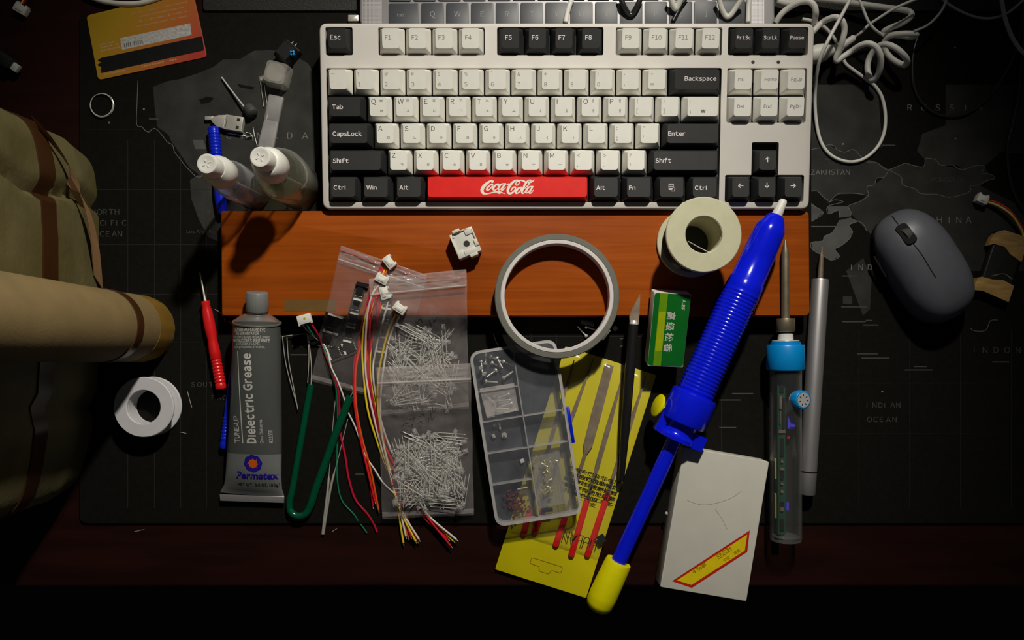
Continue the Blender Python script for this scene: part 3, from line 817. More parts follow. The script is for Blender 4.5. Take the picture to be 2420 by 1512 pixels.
b = MB(); p = P(1574, 1212, 8); b.lathe([(0, 1.2), (.6, 1.4), (1.5, .8)], (p.x + .6, p.y, 9), d=(-1, 0, .3), n=12); b.build('clasp', M_['bright_steel'], box)

# green rosin box leaning from the mat onto the board
rx = thing('rosin_box', 'small green cardboard rosin box leaning on the front edge of the board', 'box', P(1580, 800, 0))
hx, hy, hz = 13.1, 27.2, 14.5
ctop = P(1581, 781, 27.8)
tilt = radians(15.5)
RM = Matrix.Translation(ctop) @ Matrix.Rotation(radians(-2.8), 4, 'Z') @ Matrix.Rotation(tilt, 4, 'X')
b = MB(); b.prism(rrect(2 * hx, 2 * hy, .8, 2), -hz, 0, .25, 0, RM); 
b.build('carton', M_['paper_white'], rx)
b = MB(); fz = lambda z, a=0.0: (lambda x0, y0: (lambda x, y: RM @ Vector((x0 + x * cos(a) - y * sin(a), y0 + x * sin(a) + y * cos(a), z))))
def rq(x0, y0, x1, y1, z, mi, r=0):
    b.add([RM @ Vector((p.x, p.y, z)) for p in (rpoly([(x0, y0), (x1, y0), (x1, y1), (x0, y1)], r, 3) if r else [Vector(q) for q in ((x0, y0), (x1, y0), (x1, y1), (x0, y1))])], [tuple(range(16 if r else 4))], mi)
rq(-hx + .2, -hy + .4, hx - .1, hy - .1, .05, 0, 2.2)
rq(-9.0, -hy + .5, -3.4, hy - .2, .09, 1); rq(-8.6, -15.6, -3.6, 13.6, .12, 2)
for i, ch in enumerate('高级松香'):
    b.text(ch, 6.6, fz(.13, -pi / 2)(-2.0, 14.4 - i * 8.0), 3, .016)
b.text('A-BF', 3.2, fz(.13, -pi / 2)(7.2, 23.2), 3, .02)
b.build('printed_face', [M_['rosin_green'], M_['rosin_lime'], M_['rosin_yellow'], M_['paper_white']], rx, 'green printed face with a lime stripe and white lettering')

# craft knife
A, B, t = along(((1497, 765, 17.5), (1468, 1138, 8)))
kn = thing('craft_knife', 'slim black craft knife with a pointed steel blade', 'craft knife', P(1482, 960, 0))
b = MB(); b.lathe([(t(764), 2.6), (t(766), 3.6), (t(775), 3.9), (t(1000), 3.5), (t(1130), 2.2), (t(1137), 1.6)], A, B, n=24); b.build('handle', M_['ic_black'], kn)
zz = 18.0
b = MB(); bp = PP([(1513, 694), (1511.5, 730), (1510, 766), (1488, 764), (1487, 747), (1493, 731)], zz)
b.loft([[p + Vector((0, 0, -.25)) for p in bp], [p + Vector((0, 0, .25)) for p in bp]], 0, sm=False)
b.box(P(1499, 770, zz - .2), (3, 6, .8)); b.build('blade', M_['dull_steel'], kn, 'grey steel blade')
b = MB(); b.lathe([(t(757), 2.2), (t(763), 3.2), (t(766), 3.3)], A + Vector((0, 0, 1.0)), B + Vector((0, 0, 1.0)), n=20); b.build('ferrule', M_['bright_steel'], kn)

# soldering iron
A, B, t = along(((1856, 572, 20.6), (1857, 1277, 13.0)))
ir = thing('soldering_iron', 'soldering iron with a see-through handle and bright blue collar beside the blue pump', 'soldering iron', P(1856, 1000, 0))
b = MB(); b.lathe([(t(566), .5), (t(590), 2.3), (t(600), 2.75), (t(753), 2.9)], A, B, n=24); b.build('heating_tip', M_['iron_rod'], ir)
b = MB(); b.lathe([(t(752), 3.5), (t(752.5), 6.3), (t(755), 6.6), (t(781), 6.6), (t(784), 6.0), (t(784.2), 2)], A, B, n=48, mod=lambda k, n: 1 + .03 * (k % 2)); b.build('nut', M_['iron_rod'], ir, sharp=60)
b = MB(); b.lathe([(t(784), 3.2), (t(786), 3.2), (t(789), 5.4), (t(803), 5.6), (t(805), 4)], A, B, n=28); b.build('ceramic_sleeve', M_['white_plastic'], ir)
b = MB(); b.lathe([(t(803), 3), (t(803.5), 9.6), (t(806), 9.8), (t(806.2), 4)], A, B, n=32); b.build('flange', M_['bright_steel'], ir)
b = MB(); b.lathe([(t(806), 5), (t(808), 10.6), (t(814), 10.8), (t(815), 13.0), (t(818), 13.5), (t(870), 13.7), (t(874), 13.0), (t(874.2), 11)], A, B, n=40); b.build('collar', M_['cyan_plastic'], ir, 'bright blue collar')
b = MB(); b.lathe([(t(868), 11.3), (t(1268), 11.5), (t(1276), 11.0), (t(1278), 9)], A, B, n=40, caps=(False, True)); b.lathe([(t(868), 10.4), (t(1266), 10.5)], A, B, n=40, caps=(False, True)); b.build('handle', M_['handle_clear'], ir, 'transparent hollow handle')
dv = (B - A).normalized(); sd = dv.cross(Vector((0, 0, 1))).normalized(); up = sd.cross(dv)
if sd.x < 0: sd = -sd
up = Vector((0, 0, 1))
def ipt(y, s, u): return A + dv * t(y) + sd * s + up * u
def islab(mb, y0, y1, s0, s1, u0, u1, mi):
    c8 = [ipt(y, s, u) for u in (u0, u1) for (y, s) in ((y0, s0), (y0, s1), (y1, s1), (y1, s0))]
    mb.add(c8, [(3, 2, 1, 0), (4, 5, 6, 7), (0, 1, 5, 4), (1, 2, 6, 5), (2, 3, 7, 6), (3, 0, 4, 7)], mi)
b = MB(); islab(b, 885, 1262, -6.4, -.6, 0, 1.2, 0)
for y0, y1, s0, s1, mi in ((905, 925, -5, -2, 1), (935, 965, -5.4, -3.6, 2), (940, 1010, -3, -1.4, 1), (970, 1000, -5.2, -4.4, 2), (1015, 1022, -6, -1, 2), (1035, 1075, -4.8, -2, 1), (1086, 1092, -4.4, -2.6, 2), (1105, 1110, -5, -1.8, 2), (1112, 1130, -4.6, -2.4, 1), (1140, 1144, -4.4, -2.6, 2), (1158, 1163, -4.4, -2.6, 2), (1185, 1196, -4.6, -2.2, 1), (1197, 1206, -4.8, -2.4, 2), (1225, 1250, -5, -2, 1)):
    islab(b, y0, y1, s0, s1, 1.2, 2.6, mi)
islab(b, 1082, 1130, -8.4, -7.6, -1, 2.2, 3); islab(b, 1165, 1222, -8.4, -7.6, -1, 2.2, 3)
b.build('circuit_board', [M_['pcb_green'], M_['ic_black'], M_['dull_steel'], M_['yellow_plastic']], ir)
b = MB(); islab(b, 982, 1012, .6, 5.4, 1, 2.6, 0); islab(b, 1000, 1008, 2.2, 5.8, 2.6, 3.4, 0); islab(b, 1186, 1204, -.4, 1.4, 1, 2.6, 0); b.build('indicator_light', M_['led_blue'], ir)
b = MB(); islab(b, 1030, 1036, .4, 2.2, 1, 2.2, 0); b.build('indicator_light', M_['wire_crimson'], ir)
kp = ipt(943, 6.2, 8.6); kd = Vector((.34, 0, .94)).normalized()
b = MB(); b.lathe([(-4, 5.2), (-1, 5.6)], kp, d=kd, n=24); b.build('dial_base', M_['dial_grey'], ir)
b = MB(); b.lathe([(-1, 6.4), (0, 6.7), (5.0, 6.7), (5.6, 6.2), (5.6, 5.2)], kp, d=kd, n=36, mod=lambda k, n: 1 + .02 * (k % 3)); dial = b.build('temperature_dial', M_['cyan_plastic'], ir, 'blue dial with a grey face', sharp=60)
b = MB(); b.lathe([(5.55, 5.3), (5.75, 5.3)], kp, d=kd, n=32, mi=0)
ka = kd.cross(Vector((0, 1, 0))).normalized(); kb2 = kd.cross(ka)
for i in range(7):
    a = i * 2 * pi / 7 + .3; e = ka * cos(a) + kb2 * sin(a); f_ = kd.cross(e) * .35
    o = kp + kd * 5.8
    b.add([o + e * 2.6 - f_, o + e * 4.2 - f_, o + e * 4.2 + f_, o + e * 2.6 + f_], [(0, 1, 2, 3)], 1)
b.build('dial_face', [M_['dial_grey'], M_['ink_black']], dial)

# scribe with an aluminium body
A, B, t = along(((1943, 583, 7), (1906, 1168, 6.4)))
sc_ = thing('metal_scribe', 'silver metal scribe with a needle point to the right of the board', 'scribe', P(1925, 880, 0))
b = MB(); b.lathe([(t(581), .15), (t(602), .9), (t(604), 1.5), (t(660), 2.1), (t(662), 2.1)], A, B, n=18); b.build('needle', M_['dull_steel'], sc_)
b = MB(); b.lathe([(t(659), 3), (t(660), 6.0), (t(663), 6.3), (t(1112), 6.35), (t(1112.3), 5.7), (t(1115.6), 5.7), (t(1116), 6.35), (t(1166), 6.35), (t(1168), 5.9)], A, B, n=40, mi=0); b.build('barrel', M_['aluminium'], sc_)
b = MB(); b.lathe([(t(1112.4), 6.15), (t(1115.4), 6.15)], A, B, n=32); b.build('ring', M_['ic_black'], sc_)

# red screwdriver and the two blue ones
def ribs(t, y0, y1, r0, r1, n):
    out = []
    for i in range(n):
        a = y0 + (y1 - y0) * i / n; h = (y1 - y0) / n; r = r0 + (r1 - r0) * i / n
        out += [(t(a), r * .86), (t(a + h * .3), r), (t(a + h * .65), r), (t(a + h * .95), r * .86)]
    return out
def driver(nm, label, p, q, prof, mk, tip=None, loc=None):
    A, B, t = along((p, q)); r = thing(nm, label, 'screwdriver', (0, 0, 0)); r.location = (loc or (A + B) / 2).xy.to_3d() * S + Vector((0, 0, Z0)); ORG[r.name] = (loc or (A + B) / 2).xy.to_3d()
    b = MB(); b.lathe(prof(t), A, B, n=28); b.build('handle', M_[mk], r, sharp=50)
    if tip: b = MB(); b.lathe(tip(t), A, B, n=12); b.build('shaft', M_['steel'], r)
driver('screwdriver', 'small red screwdriver lying left of the board', (473, 645, 5.0), (523, 919, 4.2),
       lambda t: [(t(711), 1.5), (t(712), 3.2), (t(718), 3.3), (t(722), 2.9), (t(735), 3.7), (t(760), 4.2), (t(785), 4.1), (t(800), 3.5), (t(812), 3.7), (t(830), 4.1), (t(848), 4.1)] + ribs(t, 850, 905, 4.0, 4.1, 7) + [(t(906), 3.9), (t(916), 4.1), (t(919), 3.6)],
       'red_plastic', lambda t: [(t(644), .3), (t(648), .55), (t(700), .8), (t(712), 1.1)])
driver('screwdriver', 'blue screwdriver with its ribbed end half under the grease tube', (553, 850, 3.2), (528, 1060, 3.3),
       lambda t: [(t(855), 1.6), (t(900), 2.2), (t(960), 2.6)] + ribs(t, 985, 1040, 2.7, 3.1, 7) + [(t(1045), 3.1), (t(1056), 3.1), (t(1059), 2.6)], 'blue_plastic')
driver('screwdriver', 'blue screwdriver standing out behind the smaller spray bottle', (504, 300, 4.7), (526, 508, 4.6),
       lambda t: [(t(301), 3.4), (t(304), 4.3)] + ribs(t, 312, 368, 4.5, 4.5, 7) + [(t(370), 4.3), (t(420), 3.9), (t(450), 4.4), (t(480), 4.2), (t(500), 3.5), (t(506), 2.8)], 'blue_plastic')

# ------------------------------------------------------------------ tape roll, solder reel, white reel, plastic block
tr_ = thing('tape_roll', 'grey roll of tape with a white core lying half off the board', 'tape roll', P(1318, 702, 15.4))
tz0, tz1 = 15.5, 27.5
tc = P(1316.5, 700, tz1)
def ring(mb, r0, r1, z0, z1, c, mi=0, n=72):
    prof = [(r0, z0), (r1, z0), (r1, z1 - .5), (r1 - .5, z1), (r0 + .3, z1), (r0, z1 - .3)]
    R = [[(c.x + r * cos(2 * pi * k / n), c.y + r * sin(2 * pi * k / n), z) for k in range(n)] for r, z in prof + prof[:1]]
    mb.loft(R, mi, (False, False))
k_ = (H - tz1) / F
b = MB(); ring(b, 134 * k_, 147.5 * k_, tz0, tz1, tc); b.build('tape', M_['tape_grey'], tr_)
b = MB(); ring(b, 124.5 * k_, 134 * k_, tz0, tz1 + .1, tc); b.build('core', M_['tape_core'], tr_, 'white cardboard core')
b = MB(); a0 = radians(-38)
b.box((tc.x + 147.8 * k_ * cos(a0), tc.y + 147.8 * k_ * sin(a0), (tz0 + tz1) / 2), (1.6, 9, 11), a0, .3); b.build('tape_end', M_['tape_grey'], tr_)

sp_ = thing('solder_reel', 'cream plastic reel of solder wire standing on the board', 'reel', P(1632, 575, 15))
a, c = P(1633, 574, 15.2), P(1667, 559, 53.5)
ax = Vector((a.x, a.y, 15.1)); R_ = 26.2
def flange(mb, z0, z1, r, hole, mi=0, n=56, c=ax):
    prof = [(hole, z0), (r - .6, z0), (r, z0 + .6), (r, z1 - .6), (r - .6, z1), (hole + .6, z1), (hole, z1 - .6), (hole, z0)]
    mb.loft([[(c.x + q * cos(2 * pi * k / n), c.y + q * sin(2 * pi * k / n), z) for k in range(n)] for q, z in prof], mi, (False, False))
b = MB(); flange(b, 15.1, 18, R_ - .6, 12.4); flange(b, 50.5, 53.5, R_, 12.6); flange(b, 17.5, 51, 15, 12.4); b.build('spool', M_['spool_cream'], sp_)
b = MB(); pr = []; n_ = 26
for i in range(n_): z = 18.2 + 32 * i / n_; pr += [(z - 15, 21.2), (z - 15 + .4, 21.9), (z - 15 + .9, 21.2)]
b.lathe([(3.0, 15.1)] + pr + [(35.4, 15.1)], (ax.x, ax.y, 15), d=(0, 0, 1), n=48, caps=(False, False)); b.build('solder_wire', M_['solder'], sp_, 'dark grey wound solder wire')
b = MB(); b.lathe([(0, 12.5), (.5, 12.5)], (ax.x, ax.y, 15.4), d=(0, 0, 1), n=40); b.build('hole_dark_disc', M_['ink_black'], sp_)  # black disc added to make the reel's hole dark
b = MB(); b.tube(PP([(1626, 570, 50), (1650, 583, 48), (1677, 597, 47)]), .35, 6); b.build('loose_end', M_['steel'], sp_)

ws = thing('white_reel', 'small empty white reel standing on the mat left of the grease tube', 'reel', P(364, 960, 0))
ax = P(362, 959, 0); ax.z = 0
b = MB(); flange(b, .1, 2.2, 22.3, 12.4, c=ax); flange(b, 13.0, 15.6, 22.4, 12.4, c=ax); flange(b, 2, 13.2, 15.5, 12.4, c=ax); b.build('spool', M_['spool_white'], ws)

# white plastic block with a round hole
blk = thing('plastic_block', 'small white square plastic block with a round hole on the board', 'plastic block', P(1100, 575, 15))
zt = 29.0
cc = P(1099, 572, zt); TM = Matrix.Translation(Vector((cc.x, cc.y, 0))) @ Matrix.Rotation(radians(23), 4, 'Z')
b = MB(); b.prism(rrect(17.6, 19.0, .8, 2), 15.1, 25.5, .3, 0, TM)
hh_ = .9
for x, y, w, h in ((-7.2, 7.9, 3.2, 3.0), (5.6, 7.0, 6.4, 4.8), (-6.2, -6.6, 5.2, 5.6), (1.2, -7.2, 9.2, 4.4), (7.4, -2.6, 2.6, 5.0), (-8.2, 1.0, 1.2, 14), (8.2, 3.6, 1.2, 8), (0, 9.1, 10, .8)):
    hh_ += .07; b.box((x, y, 25.3 + hh_ / 2), (w, h, hh_), 0, .3, 0, TM)
b.box((-3.0, 10.2, 22), (5.6, 2.2, 12), 0, .3, 0, TM); b.box((2.6, -10.2, 21), (6.0, 2.4, 11), 0, .3, 0, TM)
b.build('body', M_['white_translucent'], blk)
b = MB(); hp = TM @ Vector((.6, -.9, 0)); b.lathe([(0, 2.3), (.08, 2.3)], (hp.x, hp.y, 25.5), d=(0, 0, 1), n=32); b.build('hole', M_['ink_black'], blk)

# ------------------------------------------------------------------ grease tube
gt = thing('grease_tube', 'grey squeeze tube of dielectric grease standing out left of the green handled wire tool', 'tube', P(603, 960, 0))
def tsec(py):
    """centre x px, half width px, half height mm, axis height mm of the tube at picture row py"""
    K = [(762, 607, 54, 16.6, 19.5), (800, 607, 55.5, 16.3, 18.8), (900, 606, 58, 14.5, 16.4), (1000, 603.5, 62, 11.5, 13.2), (1070, 601, 64.5, 9.0, 10.8), (1120, 599, 66, 6.6, 8.4), (1150, 598, 68.5, 3.8, 5.6), (1168, 596.5, 76, 1.2, 3.4)]
    if py <= K[0][0]: return K[0][1:]
    for a, c in zip(K, K[1:]):
        if py <= c[0]:
            u = (py - a[0]) / (c[0] - a[0]); return tuple(p + (q - p) * u for p, q in zip(a[1:], c[1:]))
    return K[-1][1:]
def tring(py, grow=0.0, n=40):
    cx, hw, hh, zc = tsec(py); o = P(cx, py + (cx - 603) * .0, zc); a = hw * (H - zc - hh * .3) / F
    return [Vector((o.x + (a + grow) * cos(2 * pi * k / n), o.y - .08 * (a * cos(2 * pi * k / n)) * (max(0, py - 1000) / 170), zc + (hh + grow) * sin(2 * pi * k / n))) for k in range(n)]
ys = [762, 780, 800, 830, 860, 900, 940, 980, 1010, 1040, 1070, 1070.2, 1095, 1120, 1135, 1150, 1158, 1164, 1169]
b = MB(); b.loft([tring(y) for y in ys], [0] * 10 + [1] * 8 , (True, True)); skin = BVHTree.FromPolygons(b.v, b.f); b.build('body', [M_['tube_label'], M_['tube_silver']], gt)
A = P(607.5, 762, 19.5); Cp = P(608, 690, 24.5); d = (Cp - A).normalized(); Lc = (Cp - A).length
b = MB(); b.lathe([(-.4, 17.4), (.5, 17.4), (.9, 16.4), (4, 12.6), (6.0, 9.0), (6.6, 7.0), (Lc * .35, 6.6)], A, d=d, n=40); b.build('shoulder', M_['tube_metal'], gt)
b = MB(); b.lathe([(Lc * .33, 5), (Lc * .34, 7.5), (Lc * .40, 8.0), (Lc - .6, 7.7), (Lc, 7.2)], A, d=d, n=72, mod=lambda k, n: 1 + (.022 if k % 3 == 0 else 0)); b.build('cap', M_['cap_grey'], gt, sharp=70)
b = MB(); cr = PP([(520, 1168), (672, 1172), (671, 1188), (521, 1183)], 3.6)
b.prism([(p.x, p.y) for p in reversed(cr)], 2.2, 4.6, .4, rb=.3); b.build('crimp', M_['aluminium'], gt)
def tz(x, y):
    """point on the tube's upper skin over (x, y)"""
    h = skin.ray_cast(Vector((x, y, 200)), Vector((0, 0, -1)))[0]
    return Vector((x, y, (h.z if h is not None else 6.0) + .14))
def gtext(mb, s, px, py, hpx, a=0.0, mi=0, off=0.0, sx=1.0, align='L', sk=0.0):
    z = 26; p = P(px, py, z); size = hpx / .727 * (H - z) / F
    mb.text(s, size, lambda x, y: tz(p.x + (x + sk * y) * cos(a) - y * sin(a), p.y + x * sin(a) + y * cos(a)), mi, off, align, sx)
b = MB()
up_ = pi / 2
gtext(b, 'Dielectric Grease', 600, 1049, 20, up_, 0, .04, .76)
gtext(b, 'TUNE-UP', 561, 1048, 13, up_, 0, .02, .80)
gtext(b, 'Grasa Dieléctrica', 617, 1050, 7.5, up_, 0, 0, .8); gtext(b, '#22058', 637, 1050, 7.5, up_, 0, .01, .8)
zz = 26
b.ribbon([(q.x, q.y, .75) for q in PP([(568, 831), (568.5, 900), (569, 915), (568.5, 940), (568.5, 1048)], zz)], tz, 0, 5)
for i, (s, x, h, sx, of) in enumerate((('CAUTION: MAY CAUSE EYE', 557, 6.4, .62, .02), ('AND SKIN IRRITATION', 563, 6.2, .62, .01), ('See other cautions on back panel', 554, 5.6, .66, .0), ('PRECAUCIONES: IRRITANTE', 554, 7.4, .60, .02), ('A LOS OJOS Y LA PIEL.', 563, 6.2, .62, .01), ('Lea las precauciones al reverso.', 556, 5.6, .60, .0))):
    gtext(b, s, x, (784, 792, 799, 808.5, 816, 822.5)[i], h, 0, 0, of, sx)
b.build('lettering', M_['print_silver'], gt)
b = MB()
pc = P(593, 1097, 22); kk = (H - 22) / F
for i in range(8):
    a0 = i * pi / 4
    pts = []
    for k in range(9):
        u = k / 8; r = (9.0 + 10.6 * sin(u * pi / 2)) * kk; aa = a0 + u * 1.15
        pts.append((pc.x + r * cos(aa), pc.y + r * sin(aa), (2.0 + 7.5 * sin(pi * min(1, u * 1.0)) * .9) * kk * .9))
    b.ribbon(pts, tz, 0, 2)
b.add([tz(pc.x + 10.5 * kk * cos(k * pi / 16), pc.y + 10.5 * kk * sin(k * pi / 16)) + Vector((0, 0, .06)) for k in range(32)], [tuple(range(32))], 1)
gtext(b, '\x01Permatex', 593, 1138, 18.5, radians(-2), 0, .036, 1.0, 'C', .22)
gtext(b, 'NET WT. 3.0 OZ. (85g)', 594, 1157, 7, radians(-2), 2, .02, .9, 'C')
b.build('printed_logo', [M_['logo_blue'], M_['logo_orange'], M_['ink_black']], gt, 'blue lettering under a blue swirl with an orange centre')
b = MB(); ptxt(b, 'A690IXCF', 3.4, 597, 1183, 4.7, radians(-2), 0, 0, 1.1, 'C'); b.build('stamp', M_['legend_grey'], gt)
# ------------------------------------------------------------------ left edge: strapped stone and cardboard tube
def ring_band(mb, c, prof_fn, z0, z1, n=72, mi=0):
    mb.loft([[prof_fn(2 * pi * k / n, z, g) for k in range(n)] for z, g in ((z0, .2), (z0, 1.1), (z1, 1.1), (z1, .2))], mi, (False, False))
stn = thing('stone_block', 'big rough tan stone block bound with brown straps at the left edge of the desk', 'stone', (-392, 29, -2))
sc0 = Vector((-394, 30, 0)); SA, SB, SH = 83, 137, 166
def srock(a, z, g=0.0):
    ca, sa = cos(a), sin(a); e = .27
    x = math.copysign(abs(ca) ** e, ca); y = math.copysign(abs(sa) ** e, sa)
    u = (z + 2) / SH
    k = 1.0 - .10 * max(0, u - .72) / .28 - .035 * (1 - min(1, u * 6))
    if y < -.2: k2 = 1 - .14 * min(1, (-y - .2) / .8)
    else: k2 = 1
    p = Vector((sc0.x + SA * x * k * k2, sc0.y + SB * y * k, z))
    d = Vector((x, y, 0)).normalized()
    n1 = noise.fractal(Vector((p.x * .011, p.y * .011, p.z * .013)), 1.2, 2.0, 3) * 3.5
    groove = -8.0 * math.exp(-((p.y - 118 - 4 * sin(z * .06)) / 4.5) ** 2) - 6.0 * math.exp(-((p.y + 36) / 5.0) ** 2)
    return p + d * (n1 + (groove if x > .3 else 0) + g)
b = MB(); rows = [-2 + SH * (i / 60) for i in range(61)]
rg = [[srock(2 * pi * k / 220, z) for k in range(220)] for z in rows]
tc_ = [Vector((sc0.x + (p.x - sc0.x) * f, sc0.y + (p.y - sc0.y) * f, -2 + SH + hgt)) for f, hgt in () for p in rg[-1]]
for f, hgt in ((.93, 5), (.8, 9), (.5, 11), (.1, 12)):
    rg.append([Vector((sc0.x + (p.x - sc0.x) * f, sc0.y + (p.y - sc0.y) * f, -2 + SH + hgt)) for p in rg[60]])
b.loft(rg); b.build('stone', M_['stone'], stn)
b = MB()
def srk2(a, z, g): return srock(a, z, g)
ring_band(b, sc0, srk2, 60, 76, 220); b.build('strap', M_['strap_brown'], stn, 'dark brown strap around the stone')
b = MB(); L = []
for k in range(40):
    u = k / 39; y = 158 - 88 * u - 12 * u * u; z = 68 - 62 * u
    q = srock(math.atan2(0.02 + (y - sc0.y) / SB * .72, 1) if False else 0, z)
    # the point of the right-hand face at this y
    best = min(range(-52, 53), key=lambda i: abs(srock(i * pi / 110, z).y - y))
    w = srock(best * pi / 110, z); w.y = y
    L.append((w + Vector((2.5 + 5 * sin(pi * u), 0, 0)), u))
ra = [p + Vector((0, 5.0, 5.5)) for p, u in L]; rb_ = [p + Vector((.8, -5.0, -5.5)) for p, u in L]
n_ = len(L)
b.add(ra + rb_, [(i, i + 1, n_ + i + 1, n_ + i) for i in range(n_ - 1)], 0, True)
b.add([p + Vector((-.5, 0, 0)) for p in ra + rb_], [(i + 1, i, n_ + i, n_ + i + 1) for i in range(n_ - 1)], 0, True)
b.build('strap', M_['strap_tan'], stn, 'loose tan strap slanting across the stone')

ct = thing('cardboard_tube', 'upright brown cardboard tube with a taped lower end beside the strapped stone', 'cardboard tube', (-282, 26, -2))
cx_, cy_ = -281.0, 23.5
b = MB(); b.lathe([(22, 24.9), (204, 25.0), (205, 24.4), (205, 22.5)], (cx_, cy_, 0), d=(0, 0, 1), n=64); b.build('tube', M_['card_brown'], ct)
b = MB(); b.lathe([(-2, 23.6), (-1, 24.6), (8, 25.4), (19, 25.2), (24, 25.15), (24.2, 24)], (cx_, cy_, 0), d=(0, 0, 1), n=64, mod=lambda k, n: 1 + .006 * sin(k * 1.7)); b.build('packing_tape', M_['packing_tape'], ct, 'brown packing tape round the foot of the tube')
b = MB(); b.lathe([(50, 24.5), (50.2, 25.6), (59, 25.7), (59.2, 24.5)], (cx_, cy_, 0), d=(.0, .0, 1), n=64); b.build('strap', M_['strap_brown'], ct)
b = MB(); b.lathe([(204.6, 23.8), (205.6, 23.8), (206, 23.2)], (cx_, cy_, 0), d=(0, 0, 1), n=48); b.build('end_cap', M_['paper_white'], ct)

# ------------------------------------------------------------------ bottles
def bottle(label, px, py, R, ztop, liquid, film_m, shoulder, capr, colr, ringed):
    c = P(px, py, 0); t = thing('spray_bottle', label, 'spray bottle', (c.x, c.y, 0)); q = (c.x, c.y, 0)
    body = [(.1, R - 2), (.6, R - .7), (2, R)] + shoulder
    b = MB(); b.lathe(body, q, d=(0, 0, 1), n=56, caps=(True, False)); b.build('body', M_[film_m], t)
    inner = [(1.6, R - 1.6), (3, R - .9)] + [(h, r - .9) for h, r in shoulder if h < shoulder[-1][0] * .80]
    b = MB(); b.lathe(inner, q, d=(0, 0, 1), n=48); b.build('liquid', M_[liquid], t)
    zc = shoulder[-1][0]
    b = MB(); b.lathe([(zc - 3, colr - .4), (zc - 2.6, colr), (zc + 6, colr), (zc + 10, colr - .8), (zc + 13, colr - 2.2), (zc + 14, capr + 1)], q, d=(0, 0, 1), n=72, mod=lambda k, n: 1 + (.012 if k % 2 else 0)); b.build('collar', M_['white_plastic'], t, sharp=60)
    b = MB(); b.lathe([(zc + 13, capr + .6), (zc + 16, capr + .5), (ztop - .9, capr), (ztop - .2, capr - .5), (ztop, capr - 1.4), (ztop - .3, capr - 2.2)], q, d=(0, 0, 1), n=48); hd = b.build('spray_head', M_['white_plastic'], t)
    b = MB(); b.lathe([(-.1, .55), (.25, .55)], (c.x, c.y - capr * .55, ztop - 6), d=(0, -1, 0), n=10)
    for k in range(4):
        a = k * pi / 2 + .5; b.box((c.x + 2.2 * cos(a), c.y + 2.2 * sin(a), ztop - .15), (1.6, .7, .5), a)
    b.build('embossed_mark', M_['white_plastic'], hd)
    b = MB(); b.tube([(c.x, c.y, zc), (c.x + .6, c.y, zc * .5), (c.x + R * .4, c.y - 1, 2)], .9, 8); b.build('dip_tube', M_['sleeve_clear'], t)
bottle('smaller clear spray bottle with a white cap, left of the pair behind the board', 598, 457, 13.3, 89, 'liquid', 'bottle_clear', [(44, 13.3), (50, 12.6), (55, 10.8), (58, 8.8), (63, 8.4)], 6.7, 10.3, False)
bottle('larger round clear spray bottle with a white cap touching the keyboard end', 702, 441, 18.0, 86, 'liquid_olive', 'bottle_olive', [(34, 18.3), (42, 18.0), (50, 16.0), (55, 12.6), (57, 9.5), (61, 8.8)], 6.9, 11.4, True)

# ------------------------------------------------------------------ bank card, ring, loose parts at the top left
c = [P(232, 189, .9), P(489, 134, .9), P(455, -25, .9), P(204, 37, .9)]
cw = thing('bank_card', 'orange and red bank card lying face down on the mat', 'card', P(348, 90, 0))
b = MB(); b.prism(rpoly(c, 3, 5), .1, .86, .1); b.build('card', M_['bank_card'], cw)
ex = (c[1] - c[0]).normalized(); ey = (c[3] - c[0]).normalized(); o_ = c[0].copy()
def cpt(u, v, z=.9): return Vector(((o_ + ex * u + ey * v).x, (o_ + ex * u + ey * v).y, z))
WU = (c[1] - c[0]).length; WV = (c[3] - c[0]).length
b = MB(); random.seed(3)
edge = [(3.2 + random.uniform(-1.5, 2.2), 5 + 11 * k / 10) for k in range(11)]
b.add([cpt(u, v) for u, v in [(4, 4.6), (WU - 1.2, 5.2), (WU - .8, 16)] + list(reversed([(u, v) for u, v in edge]))], [tuple(range(14))], 0); b.build('magnetic_stripe', M_['stripe_black'], cw, 'worn black magnetic stripe')
b = MB(); b.add([cpt(22, 18.6), cpt(76, 18.6), cpt(76.5, 27.5), cpt(22, 27.5)], [(0, 1, 2, 3)], 0)
for k in range(9):
    u = 24 + k * 1.5 + (1.5 if k > 3 else 0)
    b.add([cpt(u, 20, .93), cpt(u + .9, 19.8, .93), cpt(u + 1.1, 23, .93), cpt(u + .2, 23, .93)], [(0, 1, 2, 3)], 1)
b.build('signature_panel', [M_['stripe_paper'], M_['legend_grey']], cw, 'pale signature panel')
b = MB()
for u0, v, n, w in ((6, 20.5, 6, 2.0), (6, 23, 6, 1.8), (6, 25.2, 5, 1.8), (34, 2.4, 14, 1.4), (5, 2.4, 9, 1.3), (36, 33, 22, 1.2), (38, 36.5, 21, 1.2), (40, 40, 20, 1.2), (34, 43.5, 24, 1.2)):
    for k in range(n):
        u = u0 + k * (w + .6)
        if random.random() < .15: continue
        h = .9 if v > 30 else 1.2
        b.add([cpt(u, v), cpt(u + w, v), cpt(u + w, v + h), cpt(u, v + h)], [(0, 1, 2, 3)], 0)
b.build('printed_lines', M_['card_print'], cw)

b = MB(); rc = P(242, 249, .5)
pts = []
for k in range(150):
    a = k / 48 * 2 * pi; r = 8.6 + .45 * sin(a * .37) + .1 * (k / 48); pts.append((rc.x + r * cos(a), rc.y + r * sin(a), .4 + .55 * k / 48))
b.tube(pts, .28, 7); tag(b.build('wire_coil', M_['bright_steel']), 'small coil of silver wire on the mat below the bank card', 'wire coil')

